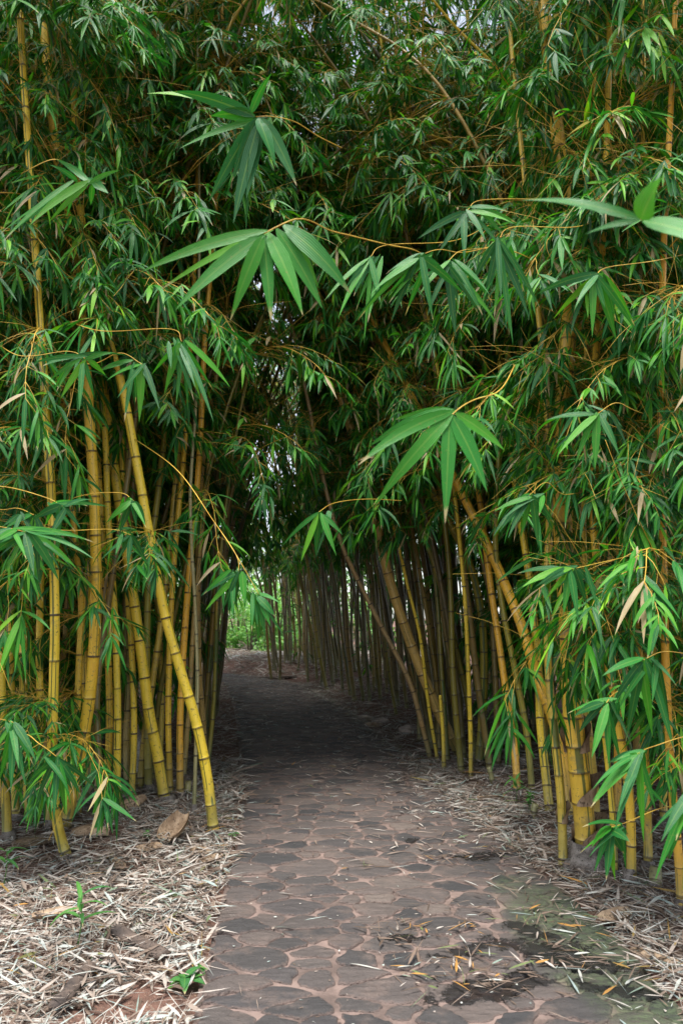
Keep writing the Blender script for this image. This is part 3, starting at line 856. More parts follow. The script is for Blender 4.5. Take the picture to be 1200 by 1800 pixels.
hh_([(812, 1326), (778, 1268), (748, 1200), (714, 1110), (682, 1010), (657, 900), (636, 820), (600, 700), (560, 560), (520, 400), (480, 200)], 21, TAN,
    'thick tan bamboo culm leaning far over the path from the right', dy=-.6, n=48, zmin=2.5, stripes=.15, taper=.85)
hh_([(758, 1335), (738, 1262), (718, 1195), (672, 1105), (630, 1022), (600, 955), (570, 850), (540, 700), (510, 560)], 10, (.36, .25, .11),
    'thin brown bamboo culm leaning beneath the thick tan one', dy=-.5, n=22, zmin=2.7, stripes=.1, taper=.9)
hh_([(770, 1340), (752, 1235), (738, 1120), (716, 1030), (698, 950), (670, 850), (640, 700), (600, 520), (580, 300)], 7, YEL,
    'very thin yellow bamboo culm curving up right of the thick tan one', dy=-.2, n=20, zmin=2.7, stripes=.1, taper=.9)
hh_([(840, 1342), (846, 1270), (850, 1190), (847, 1090), (828, 1000), (795, 930), (740, 820), (680, 660), (640, 450), (600, 200)], 16, OLV,
    'olive green bamboo culm right of the thin straight yellow one, bending left higher up', dy=-.2, n=36, zmin=2.6, stripes=.3, taper=.9)
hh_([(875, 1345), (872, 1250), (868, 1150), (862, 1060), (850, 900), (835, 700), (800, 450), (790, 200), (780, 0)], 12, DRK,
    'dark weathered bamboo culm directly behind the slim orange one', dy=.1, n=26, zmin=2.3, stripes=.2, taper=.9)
hh_([(1138, 1530), (1136, 1400), (1128, 1250), (1120, 1100), (1120, 900), (1125, 600), (1130, 300), (1130, 0)], 17, GOLD,
    'golden bamboo culm behind hanging leaves, right of the one with the grey root', dy=.2, n=56, zmin=.7, stripes=.3, taper=.9)
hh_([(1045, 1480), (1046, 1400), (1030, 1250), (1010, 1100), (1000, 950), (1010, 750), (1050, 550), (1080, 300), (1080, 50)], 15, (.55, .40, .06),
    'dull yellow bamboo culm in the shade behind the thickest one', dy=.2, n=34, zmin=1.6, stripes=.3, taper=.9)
hh_([(935, 1390), (925, 1290), (905, 1180), (885, 1080), (870, 950), (880, 750), (900, 500), (895, 250), (890, 0)], 13, OLV,
    'olive bamboo culm leaning left between the orange arching and slim orange ones', dy=.2, n=30, zmin=2.2, stripes=.3, taper=.9)
hh_([(1085, 1440), (1085, 1300), (1095, 1150), (1090, 1000), (1078, 800), (1075, 680), (1090, 400), (1120, 100)], 15, ORG,
    'orange bamboo culm in the back row behind the golden one with the grey root', dy=.3, n=40, zmin=1.2, stripes=.2, taper=.9)
hh_([(1165, 1450), (1162, 1300), (1150, 1150), (1140, 1000), (1150, 800), (1170, 500), (1180, 200)], 15, YEL,
    'yellow bamboo culm in the back row near the right photo border', dy=.3, n=46, zmin=.9, stripes=.4, taper=.9)

# ------------------------------------------------------------------ filler bamboos (shared meshes)
def make_proto(seed, Hh, lean, zlo, n, r0, brset, seg=8, inward=0):
    rng = random.Random(seed)
    pts = [(0, 0, 0), (.02 + rng.uniform(-.05, .12), rng.uniform(-.06, .06), Hh * .12), (lean * .12, rng.uniform(-.12, .12), Hh * .32),
           (lean * .35, rng.uniform(-.2, .2), Hh * .58), (lean * .68, rng.uniform(-.2, .2), Hh * .8), (lean * 1.1, rng.uniform(-.2, .2), Hh * .93), (lean * 1.5, 0, Hh * .98)]
    D, s = spline(pts, .1)
    V, Fq, A, nodes = culm_arrays(D, s, r0, r0 * .3, seg, .3, rng, None, .3)
    a = Acc(); a.add(V, Fq, **A); cm = a.mesh('culm', M_CULM)
    high = [x for x in nodes if np.interp(x, s, D[:, 2]) > zlo]
    att = []
    for i in range(n):
        x = rng.choice(high); att.append(([float(np.interp(x, s, D[:, k])) for k in range(3)], 1.0))
    tw, lf = crown_arrays(att, rng, brset, .8, 1.25)
    return cm, tw.mesh('crown_branches', M_TWIG), lf.mesh('crown_leaves', M_LEAF)
TUN = [make_proto(500 + i, rngH, ln, 3.1, 22, r, BR_FAR, 7) for i, (rngH, ln, r) in enumerate(((8.5, 1.7, .038), (7.5, 2.2, .03), (9.2, 1.2, .042), (6.8, 1.5, .026), (8.0, 2.6, .034)))]
WALL = [make_proto(600 + i, rngH, ln, .9, 52, r, BR[i::4], 8) for i, (rngH, ln, r) in enumerate(((8.5, 1.5, .036), (7.6, 1.1, .03), (9.0, .8, .04), (7.0, 1.9, .028)))]
BARE = [make_proto(700 + i, rngH, ln, 5.0, 12, r, BR_FAR, 6) for i, (rngH, ln, r) in enumerate(((7.5, .9, .03), (7.0, 1.4, .024), (8, .4, .034)))]

def place(proto, loc, yaw, sc, color, label, group, lean=0.0):
    cm, bm_, lm = proto
    r = thing('bamboo', label, 'bamboo', loc, group); r.rotation_euler = (RS.uniform(-.03, .03), lean, yaw); r.scale = (sc, sc, sc)
    c = obj('culm', cm, r); c.color = (*color, 1)
    b = obj('branches', bm_, r) if False else obj('branch', bm_, r)
    obj('foliage', lm, r)
    if proto in TUN or proto in BARE: carve(r)
    return r

rng = random.Random(77)
def pick(x, y, side, ptun):
    return rng.choice(TUN) if rng.random() < ptun else rng.choice(BARE)
def seam_gap(P):
    """the crowns of both walls do not quite meet: a ragged slot along the path"""
    x, y, z = P[:, 0], P[:, 1], P[:, 2]
    half = .10 + .034 * y + .06 * np.sin(y * 2.1 + z * 3.3) + .05 * np.sin(z * 7.7 - y)
    return (np.abs(x + .098 * y) < half) & (y > 8) & (z > 3.3) & (z < 7.2)
def carve(root):
    """own copy of the foliage without the leaves that would close the slot"""
    M = np.array(Matrix.LocRotScale(root.location, root.rotation_euler, root.scale))
    for ch in root.children:
        if ch.name.startswith('branch'):
            me = ch.data; n = len(me.vertices); co_ = np.empty(n * 3, np.float32); me.vertices.foreach_get('co', co_); co_ = co_.reshape(-1, 3)
            bad = seam_gap(co_ @ M[:3, :3].T + M[:3, 3])
            Fq = np.empty(len(me.polygons) * 4, np.int32); me.loops.foreach_get('vertex_index', Fq); Fq = Fq.reshape(-1, 4)
            if bad.any():
                par = np.arange(n)
                def find(i):
                    while par[i] != i: par[i] = par[par[i]]; i = par[i]
                    return i
                for q in Fq:   # whole twigs go when any of their vertices lies in the slot
                    a0 = find(q[0])
                    for t in q[1:]: par[find(t)] = a0
                rt = np.array([find(i) for i in range(n)]); badr = np.unique(rt[bad])
                small = np.bincount(rt, minlength=n) < 40
                bad = bad | (np.isin(rt, badr) & small[rt])
            Fq = Fq[~bad[Fq].any(1)]; used = np.unique(Fq); mp_ = np.zeros(n, np.int32); mp_[used] = np.arange(len(used))
            if bad.any() and len(used): ch.data = mesh_from('crown_branches', co_[used], mp_[Fq], {}, M_TWIG)
        if not ch.name.startswith('foliage'): continue
        me = ch.data; n = len(me.vertices); co_ = np.empty(n * 3, np.float32); me.vertices.foreach_get('co', co_); co_ = co_.reshape(-1, 3)
        k = 12  # vertices of one leaf (K = 3)
        W_ = co_ @ M[:3, :3].T + M[:3, 3]; mid_ = W_.reshape(-1, k, 3)[:, 4]
        keep = ~seam_gap(mid_)
        if keep.all(): return
        A = {}
        for nm in ('lv', 'lu', 'rnd'):
            a = np.empty(n, np.float32); me.attributes[nm].data.foreach_get('value', a); A[nm] = a.reshape(-1, k)[keep].ravel()
        V_ = co_.reshape(-1, k, 3)[keep].reshape(-1, 3); m = len(V_) // k
        if m == 0: return
        b = (np.arange(m) * k)[:, None, None]; kk = (np.arange(3) * 3)[None, :, None]; c = np.arange(2)[None, None]
        Fq = np.stack([b + kk + c, b + kk + c + 1, b + kk + 3 + c + 1, b + kk + 3 + c], -1).reshape(-1, 4)
        ch.data = mesh_from('crown_leaves', V_, Fq, A, M_LEAF)
def far_color():  # old culm tones, darkened further to paint in the tunnel shade
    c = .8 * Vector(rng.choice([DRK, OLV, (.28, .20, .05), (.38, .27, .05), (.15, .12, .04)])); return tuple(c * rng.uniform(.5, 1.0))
# tunnel walls: rows that follow the path
def too_close(x, y, lst, d):
    return any((x - a) ** 2 + (y - b) ** 2 < d * d for a, b in lst)
spots = []
tl = 0
while tl < 134:   # right wall
    y = rng.uniform(6.6, 22.5) if tl < 108 else rng.uniform(16.6, 24); l, r = edges(y); d = rng.choice([.3, .3, .5, .75, 1.0, 1.4]) + rng.uniform(0, .25); x = r + d
    if y > 16.5: x = rng.uniform(-1.95, .6) * y / 20
    if too_close(x, y, spots, .16): continue
    px, _ = project((x, y, 1))
    if px > 905 or px < 476: continue
    spots.append((x, y))
    yaw = pi + rng.gauss(-.15, .25)
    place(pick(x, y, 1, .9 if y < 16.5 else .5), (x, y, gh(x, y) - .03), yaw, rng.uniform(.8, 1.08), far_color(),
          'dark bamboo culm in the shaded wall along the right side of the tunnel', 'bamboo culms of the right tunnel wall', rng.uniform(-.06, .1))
    tl += 1
tl = 0; tries = 0
while tl < 66 and tries < 3000:   # left wall
    tries += 1
    y = rng.uniform(6.4, 17 if tl < 40 else 21); l, r = edges(y); d = rng.choice([.25, .3, .6, 1.0, 1.5, 2.2]) + rng.uniform(0, .2); x = (l - d) if y < 17 else rng.uniform(-4.6, -3.05) * y / 18.5
    px, _ = project((x, y, 1.2))
    if px > 398 or px < (60 if tl < 40 else 325) or too_close(x, y, spots, .16): continue
    spots.append((x, y))
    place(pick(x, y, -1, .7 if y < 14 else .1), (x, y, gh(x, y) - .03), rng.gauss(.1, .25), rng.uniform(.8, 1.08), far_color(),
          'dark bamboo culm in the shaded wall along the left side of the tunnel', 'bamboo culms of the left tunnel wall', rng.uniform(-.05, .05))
    tl += 1
# tall bamboos that close the roof above the tunnel mouth
for i, (x_, y_, s_) in enumerate(((-2.6, 7.2, 1.2), (2.3, 7.0, 1.25), (-2.9, 8.6, 1.3), (2.1, 8.4, 1.3), (2.6, 9.8, 1.35), (-3.3, 10.2, 1.35), (1.9, 11.0, 1.3), (-3.6, 11.6, 1.35), (2.9, 7.7, 1.3), (-3.1, 7.6, 1.3))):
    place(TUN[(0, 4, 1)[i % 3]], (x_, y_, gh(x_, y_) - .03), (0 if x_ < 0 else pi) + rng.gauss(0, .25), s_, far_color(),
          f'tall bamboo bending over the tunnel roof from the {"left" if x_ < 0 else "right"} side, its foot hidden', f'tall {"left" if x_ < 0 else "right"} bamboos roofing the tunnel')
# thick bamboo behind the front clumps, left and right
for side, cnt in ((-1, 34), (1, 40)):
    k = 0; tries = 0
    while k < cnt and tries < 3000:
        tries += 1
        y = rng.uniform(5.6, 9.5); l, r = edges(y)
        x = (l - rng.uniform(1.1, 4.6)) if side < 0 else (r + rng.uniform(1.3, 5.2))
        if too_close(x, y, spots, .3): continue
        px, _ = project((x, y, 1.2))
        if (side < 0 and (px > 330 or px < -150)) or (side > 0 and (px < 900 or px > 1400)): continue
        spots.append((x, y))
        c = Vector(rng.choice([YEL, GOLD, OLV, TAN, (.4, .3, .05)])) * rng.uniform(.7, 1)
        place(rng.choice(WALL), (x, y, gh(x, y) - .03), (0 if side < 0 else pi) + rng.gauss(0, .6), rng.uniform(.85, 1.15), tuple(c),
              f'leafy yellow bamboo deep in the thicket on the {"left" if side < 0 else "right"} of the path',
              f'bamboos deep in the {"left" if side < 0 else "right"} thicket')
        k += 1

# ------------------------------------------------------------------ unbroken thicket behind the tunnel walls
def thicket(side, n, label):
    rg = random.Random(900 + side); cu, ls, c, sp = Acc(), [], 0, []
    while c < n:
        y = rg.uniform(6.2, 25); l, r = edges(y); d = rg.uniform(1.5, 6.0) if rg.random() < .6 else rg.uniform(1.5, 3)
        x = l - d if side < 0 else r + d
        px, _ = project((x, y, 1))
        if (side < 0 and px > 385) or (side > 0 and px < (500 if y < 20 else 590)) or too_close(x, y, sp, .12): continue
        sp.append((x, y)); c += 1; z0 = gh(x, y); h = rg.uniform(6, 9); ln = rg.uniform(.2, 1.6) * -side
        pts = [Vector((x, y, z0 - .05)), Vector((x + ln * .08, y + rg.uniform(-.1, .1), z0 + h * .25)), Vector((x + ln * .35, y + rg.uniform(-.2, .2), z0 + h * .6)), Vector((x + ln, y + rg.uniform(-.3, .3), z0 + h))]
        D, s = spline(pts, .5); V, Fq, A, _n = culm_arrays(D, s, rg.uniform(.018, .036), .008, 6, .32, rg, None, .3); cu.add(V, Fq, **A)
        for _ in range(46):
            t = rg.random() ** .8 * s[-1]
            p = Vector([float(np.interp(t, s, D[:, k])) for k in range(3)])
            if p.z < .7: continue
            p += Vector((rg.gauss(0, .35), rg.gauss(0, .35), rg.gauss(0, .1)))
            ls += fan(rg, p, (rg.uniform(-1, 1), rg.uniform(-1, 1), rg.uniform(-.6, .3)), 5, .27, .021)
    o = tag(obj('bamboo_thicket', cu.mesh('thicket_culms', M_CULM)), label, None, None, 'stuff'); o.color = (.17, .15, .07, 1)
    b = Acc(); pack(b, ls, 3); obj('foliage', b.mesh('thicket_leaves', M_LEAF), o)
thicket(-1, 110, 'dense dark bamboo thicket closing the left side behind the tunnel wall')
thicket(1, 150, 'dense dark bamboo thicket closing the right side behind the tunnel wall')

# ------------------------------------------------------------------ long bare yellow side shoots that criss-cross the leaves
def shoot_mesh(seed):
    rg = random.Random(seed); a = Acc(); Lb = rg.uniform(1.2, 2.0); d = Vector((1, 0, rg.uniform(.1, 1.3))).normalized(); p = Vector((0, 0, 0)); pts = [p.copy()]
    k_ = rg.uniform(-.22, .05)
    for i in range(12):
        d = (d + Vector((0, rg.uniform(-.12, .12) + (.05 if i % 2 else -.05), k_ + rg.uniform(-.06, .06)))).normalized(); p = p + d * Lb / 12; pts.append(p.copy())
    D, s = spline(pts, .03); V, Fq = tube(D, .0055 * (1 - .7 * s / s[-1]), 6); a.add(V, Fq)
    for q in pts[2:]:
        if rg.random() < .75:
            e = Vector((rg.uniform(-.3, 1), rg.uniform(-1, 1), rg.uniform(-.7, .7))).normalized(); tl = rg.uniform(.15, .6)
            q2 = q + e * tl * .5; e = (e + Vector((rg.uniform(-.4, .4), rg.uniform(-.4, .4), -.2))).normalized()
            V, Fq = tube([q, q2, q2 + e * tl * .5], [.0022, .0017, .001], 4); a.add(V, Fq)
    return a.mesh('bare_shoot', M_TWIG)
SHOOT = [shoot_mesh(1200 + i) for i in range(8)]
def add_shoots(root, n, rng):
    cm = root.children[0].data; vs_ = cm.vertices; k = 0; tries = 0
    while k < n and tries < n * 5:
        tries += 1
        v = vs_[rng.randrange(len(vs_))].co; p = v + root.location
        if p.z < 1.1: continue
        ang = rng.gauss(-pi / 2, 1.2); sc = rng.uniform(.6, 1)
        if not allowed(p, ang, sc, 1.5, rng): continue
        b = obj('branch', SHOOT[rng.randrange(8)], root); b.location = v; b.rotation_euler = (0, rng.uniform(-.3, .3), ang); b.scale = (sc,) * 3; k += 1
rg_ = random.Random(4)
for r_ in H:   # short leafy twigs close to the culms higher up
    if len(r_.children) < 4: continue
    v = r_.children[0].data.vertices; c_ = 0
    for _ in range(90):
        q = v[rg_.randrange(len(v))].co
        if c_ >= 20 or q.z < 2.2 or q.z > 8: continue
        a_ = rg_.gauss(-pi / 2, .9); p_ = q + r_.location; s_ = rg_.uniform(.5, .85)
        if allowed(p_, a_, s_, .8, rg_): add_branch(r_, p_, a_, s_, rg_.randrange(NB), rg_.uniform(-.3, .2)); c_ += 1
for _ in range(260):   # leafy twigs that break up the arching culm
    v = H[RIGHT0 + 1].children[0].data.vertices; q = v[rg_.randrange(len(v))].co
    if q.z < 2.3 or q.z > 8: continue
    add_branch(H[RIGHT0 + 1], q + H[RIGHT0 + 1].location, rg_.gauss(-pi / 2, 1.0), rg_.uniform(.45, .75), rg_.randrange(NB), rg_.uniform(-.3, .2))
for r_ in H:
    if len(r_.children) > 3: add_shoots(r_, 8, rg_)

# ------------------------------------------------------------------ big leaf fans in front
def hero_spray(root, stem_px, leaves, seed=0, sr=.0028, label=None):
    """stem: [(px,py,Y)...]; leaves: (bx,by,tx,ty,Y_base,Y_tip,width px[,rnd])"""
    rng = random.Random(seed)
    a = Acc(); pts = [at(*p) for p in stem_px]
    D, s = spline(pts, .02); V, Fq = tube(D, np.linspace(sr * 1.5, sr * .6, len(D)), 6); a.add(V - np.array(root.location), Fq)
    b = obj('branch', a.mesh('branch_stem', M_TWIG), root)
    if label: b['label'] = label
    lf = Acc()
    for lfp in leaves:
        bx, by, tx, ty, yb, yt, wpx = lfp[:7]
        p, q = at(bx, by, yb), at(tx, ty, yt)
        ch = q - p; ln = ch.length; g_ = rng.uniform(.35, .6) if abs(tx - bx) > 30 else .15
        # start direction so that the drooping leaf ends near q
        d0 = ch.normalized() + Vector((0, 0, 1)) * g_ * .42
        view = (Vector((0, 0, CAM_H)) - p).normalized(); ref = view * 1.0 + Vector((rng.uniform(-.4, .4), 0, rng.uniform(.2, .7)))
        V, Fq, A = leaf_arrays(np.array([p]), np.array([d0]), np.array([ref]), np.array([ln * 1.03]), np.array([wpx * .5 * yb / F]), np.array([g_]), 10, NR, .15, .9)
        if len(lfp) > 7: A['rnd'] = np.full(len(V), lfp[7])
        lf.add(V - np.array(root.location), Fq, **A)
    obj('foliage', lf.mesh('fan_leaves', M_LEAF), b)
    return b
RA = H[RIGHT0 + 1]  # the long arching culm
hero_spray(RA, [(760, 470, 4.0), (735, 443, 3.2), (680, 430, 2.6), (620, 415, 2.2), (580, 405, 2.05), (545, 388, 1.98), (520, 385, 1.95), (490, 397, 1.92), (462, 412, 1.9)],
    [(470, 405, 255, 482, 1.9, 1.85, 24, 0.74), (465, 412, 318, 545, 1.9, 1.85, 30, 0.67), (463, 414, 410, 562, 1.9, 1.85, 30, 0.76), (464, 415, 476, 560, 1.92, 1.9, 26, 0.64),
     (472, 410, 527, 552, 1.92, 1.88, 36, 0.71), (486, 402, 560, 540, 1.95, 1.95, 30, 0.67), (498, 396, 606, 520, 1.96, 1.9, 34, 0.59),
     (480, 404, 288, 512, 1.97, 2.0, 15, .93), (500, 396, 556, 505, 2.0, 2.0, 20, 0.84), (474, 408, 372, 468, 1.99, 2.05, 16, 0.86)], 1, label='large pale green leaf fan hanging high over the path')
hero_spray(H[RIGHT0 + 3], [(905, 640, 4.0), (890, 670, 3.2), (872, 690, 2.4), (835, 702, 2.1), (812, 714, 2.0), (795, 728, 1.98), (788, 735, 1.97)],
    [(798, 722, 638, 825, 1.97, 1.9, 24, 0.70), (795, 728, 665, 890, 1.97, 1.9, 28, 0.74), (790, 733, 782, 915, 1.97, 1.92, 28, 0.64), (795, 732, 850, 862, 1.97, 1.95, 34, 0.62),
     (800, 726, 882, 792, 1.98, 1.98, 22, 0.84), (797, 720, 655, 788, 1.99, 1.98, 24, 0.67), (800, 722, 700, 740, 1.99, 2.0, 16, 0.79), (792, 734, 748, 818, 1.99, 2.0, 5, 0.86)], 2, label='large pale green leaf fan hanging beside the tunnel mouth')
# upper leaf fan with one half brown leaf
hero_spray(RA, [(600, 260, 4.2), (560, 240, 3.4), (520, 215, 2.9), (480, 205, 2.6), (450, 205, 2.55)],
    [(448, 205, 306, 162, 2.5, 2.45, 26, .2), (448, 205, 372, 205, 2.5, 2.5, 24, .55), (452, 208, 372, 352, 2.5, 2.5, 26, .2), (450, 208, 410, 318, 2.5, 2.5, 20, .3),
     (455, 208, 483, 292, 2.5, 2.45, 34, .25), (462, 208, 516, 325, 2.5, 2.5, 24, .3), (455, 215, 415, 388, 2.5, 2.5, 26, .1), (458, 215, 434, 345, 2.52, 2.5, 24, .15),
     (448, 204, 262, 165, 2.52, 2.5, 18, .96), (455, 210, 320, 262, 2.55, 2.6, 14, .6), (440, 200, 475, 130, 2.55, 2.5, 16, .5)], 3)
# right: pale curling leaf close to the camera
hero_spray(H[RIGHT0 + 7], [(1330, 520, 3.0), (1290, 440, 1.8), (1220, 400, 1.35), (1160, 388, 1.25), (1125, 386, 1.22)],
    [(1128, 386, 920, 352, 1.22, 1.3, 22, .62), (1125, 386, 1162, 312, 1.22, 1.15, 60, .9), (1130, 388, 1290, 470, 1.22, 1.1, 46, .72), (1120, 388, 1030, 412, 1.24, 1.3, 14, .5)], 4)
for i, (bx, by, Y, tips) in enumerate([
        (1045, 484, 2.5, [(945, 520), (1012, 548), (1040, 590), (1080, 598), (1115, 585), (975, 560), (1062, 540)]),
        (735, 450, 2.6, [(655, 520), (690, 565), (760, 560), (812, 520), (625, 575), (780, 480)]),
        (650, 452, 3.0, [(600, 560), (640, 600), (668, 530), (575, 530), (625, 520)]),
        (785, 460, 2.7, [(800, 590), (755, 555), (835, 550), (870, 570), (740, 520)]),
        (875, 420, 2.7, [(900, 600), (850, 540), (945, 540), (925, 560), (880, 520), (830, 500)]),
        (1048, 728, 2.7, [(985, 800), (1045, 822), (1085, 800), (1015, 815), (960, 740), (1070, 770)]),
        (820, 370, 2.9, [(770, 450), (880, 440), (815, 460), (850, 425), (740, 420), (900, 395)]),
        (930, 870, 2.9, [(880, 935), (915, 945), (945, 960), (970, 920), (870, 900)]),
        (1005, 1000, 2.9, [(920, 1035), (960, 1060), (990, 1080), (910, 1010), (1030, 1060), (1015, 1090)]),
        (1065, 1235, 2.7, [(1040, 1330), (1070, 1350), (1110, 1320), (1020, 1290), (1090, 1340), (1010, 1260)]),
        (1130, 1160, 2.8, [(1100, 1300), (1145, 1290), (1180, 1320), (1080, 1240), (1170, 1250), (1060, 1190)]),
        (1120, 1325, 2.4, [(1045, 1410), (1085, 1460), (1130, 1475), (1060, 1380), (1150, 1420)]),
        (1215, 1385, 2.2, [(1155, 1545), (1165, 1480), (1200, 1560)]),
        (1070, 1455, 2.9, [(1045, 1530), (1065, 1545), (1095, 1500), (1080, 1545), (1040, 1490), (1105, 1480)]),
        (45, 935, 2.8, [(-20, 985), (10, 1010), (60, 1010), (100, 1020), (130, 1000), (150, 950), (-5, 960), (160, 985)]),
        (110, 890, 2.9, [(60, 915), (165, 880), (140, 930), (100, 960), (90, 940)]),
        (60, 905, 3.2, [(40, 980), (10, 930), (95, 1010), (70, 1030)]),
        (100, 1330, 3.0, [(65, 1420), (95, 1440), (115, 1430), (140, 1400), (50, 1380), (125, 1415)]),
        (25, 1270, 3.0, [(0, 1370), (20, 1390), (45, 1380), (-15, 1330), (60, 1340)]),
        (150, 630, 3.1, [(185, 660), (110, 700), (140, 720), (165, 700), (90, 670), (60, 640), (200, 620)]),
        (320, 600, 3.0, [(290, 690), (330, 720), (350, 700), (370, 740), (270, 660), (400, 680), (310, 710)]),
        (250, 640, 3.2, [(210, 700), (245, 740), (280, 720), (190, 670)]),
        (160, 320, 2.8, [(100, 280), (60, 400), (5, 430), (160, 360), (90, 390), (190, 340), (210, 300)]),
        (560, 900, 3.4, [(500, 960), (530, 985), (555, 975), (590, 975), (600, 940)]),
        (420, 1005, 3.3, [(365, 1075), (390, 1080), (410, 1070), (430, 1060), (355, 1050)]),
        (455, 1045, 3.3, [(440, 1110), (455, 1130), (475, 1100), (465, 1115), (482, 1085)]),
        (235, 880, 3.3, [(210, 940), (240, 930), (255, 920), (190, 920)]),
        (230, 940, 3.4, [(180, 985), (205, 990), (225, 1000)]),
        ]):
    rg = random.Random(50 + i)
    root = min(H, key=lambda r: abs(r.location.x - at(bx, by, r.location.y).x))
    if (bx, by) in ((420, 1005), (455, 1045)): root = H[5]
    side = 1 if (bx > 540) else -1
    src = at(bx, by, Y)
    tx_ = bx + side * rg.uniform(60, 150); 
    stem = [(tx_ + side * 60, by + rg.uniform(-60, 20), Y + 1.6), (tx_, by - rg.uniform(0, 40), Y + .7), (bx + side * rg.uniform(20, 40), by - rg.uniform(8, 22), Y + .15), (bx, by, Y)]
    if (bx, by) in ((420, 1005), (455, 1045)): stem = [(235, 770, 5.0), (310, 825, 4.2), (375, 915, 3.6), (415, 975, 3.35), (bx, by, Y)]
    lv = [(bx + rg.uniform(-6, 6), by + rg.uniform(-4, 4), tx, ty, Y, Y + rg.uniform(-.08, .08), (13 + rg.uniform(-3, 4)) * 2.7 / Y, rg.choice([.1, .2, .3, .4, .5, .62, .75, .9])) for tx, ty in tips]
    # shorter leaves a little higher on the stem
    for _ in range(6):
        tx, ty = rg.choice(tips); f_ = rg.uniform(.5, .95); lv.append((bx + side * rg.uniform(2, 26), by - rg.uniform(0, 8), bx + (tx - bx) * f_ + rg.uniform(-35, 35), by + (ty - by) * f_ + rg.uniform(-20, 20), Y + .02, Y + rg.uniform(-.1, .2), rg.uniform(8, 13) * 2.7 / Y, rg.choice([.1, .25, .35, .45, .7])))
    hero_spray(root, stem, lv, 60 + i, .0022)

# ------------------------------------------------------------------ small things on the ground
def sheath_piece(px, py, ln, wd, yaw, curl, label, lift=.02, tilt=0, flip=False):
    c = gp(px, py); a = Acc(); n, m = 10, 10; V, V2 = [], []
    for i in range(n + 1):
        t = i / n; ww = wd * (.45 + 1.1 * math.sin(pi * min(1, .15 + t * .75))) * .5
        for j in range(m + 1):
            u = j / m * 2 - 1; an = u * curl
            x = (t - .5) * ln; y = sin(an) * ww / max(.4, sin(min(curl, 1.5))); z = (cos(an) - cos(curl)) * ww * .9 + .006 * noise.noise(Vector((t * 3, u * 1.5, px)))
            V.append((x, y, z)); V2.append((x, y * .93, z - .004))
    nV = len(V)
    Fq = [(i * (m + 1) + j, i * (m + 1) + j + 1, (i + 1) * (m + 1) + j + 1, (i + 1) * (m + 1) + j) for i in range(n) for j in range(m)]
    a.add(V + V2, Fq + [tuple(k + nV for k in f[::-1]) for f in Fq])
    o = obj('dry_sheath', a.mesh('dry_sheath', M_SHEATH), None, c + Vector((0, 0, lift + (wd * .5 if flip else 0)))); o.rotation_euler = (RS.uniform(-.2, .2) + (pi if flip else 0), tilt, yaw)
    return tag(o, label, 'dry sheath', 'dry culm sheaths on the ground')
sheath_piece(160, 1472, .24, .09, .1, 1.5, 'rolled pale tan sheath lying below the green striped culm on the left')
sheath_piece(305, 1480, .24, .12, 1.2, 1.3, 'wide crumpled brown sheath standing up from the litter near the curved yellow culm', .05, -.5, True)
sheath_piece(228, 1425, .26, .08, .8, 1.6, 'long rolled brown sheath lying against the litter between the left culm feet', .03, -.3)
sheath_piece(262, 1495, .16, .05, .4, 1.2, 'small reddish curled sheath left of the wide crumpled one')
sheath_piece(350, 1500, .2, .05, 2.6, 1.2, 'narrow straw coloured sheath near the left edge of the path')
sheath_piece(60, 1480, .24, .14, .3, .6, 'flat grey brown sheath half buried under the leftmost hanging leaves', .015)
sheath_piece(205, 1530, .18, .05, 2.2, 1.3, 'narrow brown sheath lying open in the litter right of the kinked culm foot', .02, 0, True)
sheath_piece(375, 1520, .16, .045, .9, 1.2, 'small brown sheath lying open beside the left path edge', .02, 0, True)
sheath_piece(1085, 1625, .22, .06, .5, 1.2, 'brown sheath lying in the litter below the golden culm', .02, 0, True)
sheath_piece(1150, 1690, .2, .05, 2.4, 1.1, 'brown curled sheath in the litter near the right photo border', .02)
sheath_piece(965, 1510, .16, .05, 1.0, 1.2, 'short brown sheath at the foot of the dark striped culm', .02, 0, True)
sheath_piece(860, 1410, .2, .05, .2, 1.2, 'brown sheath lying in the litter between the paving and the olive culm', .02, 0, True)
sheath_piece(100, 1620, .22, .05, .4, 1.2, 'long brown sheath lying open in the left litter above the seedling', .02, 0, True)
sheath_piece(655, 1278, .26, .1, .3, 1.2, 'pale curled sheath lying on the right path edge inside the tunnel')

def stick(name, pa, pb, r, m_, label, cat, seed=0, za=.03, zb=.03, name_grp=None):
    A, B = gp(*pa), gp(*pb); A.z += za; B.z += zb
    rg = random.Random(seed); mid = [(A.lerp(B, t) + Vector((rg.uniform(-1, 1), rg.uniform(-1, 1), rg.uniform(-.3, .8))) * r * .25) - A for t in (0, .3, .6, 1)]
    D, s = spline(mid, .015); a = Acc()
    R = [r * (1 + .12 * noise.noise(Vector((x * 9, seed, 0)))) * (1 if 0 < i < len(s) - 1 else .8) for i, x in enumerate(s)]
    V, Fq = tube(D, R, 10)
    cen = np.repeat(D, 10, axis=0); cen = np.vstack([cen, D[-1:], D[:1]])
    gro = [1 + .45 * noise.noise(Vector((j * 2.3, seed * 5, 1))) for j in range(10)]
    V = np.array([c_ + (v - c_) * (gro[i % 10] if i < len(D) * 10 else 1) * (1, 1, .75) for i, (v, c_) in enumerate(zip(V, cen))])
    V = V + np.array([[.08 * r * noise.noise(Vector(v) * 60) for _ in range(3)] for v in V])
    a.add(V, Fq)
    return tag(obj(name, a.mesh(name, m_), None, A), label, cat, name_grp)
stick('rotten_log', (205, 1648), (292, 1695), .035, M_WOOD, 'dark rotten culm piece lying in the litter near the path', 'rotten wood', 1)
stick('rotten_stick', (170, 1590), (255, 1560), .012, M_WOOD, 'grey weathered stick crossing the litter above the seedling', 'stick', 2)
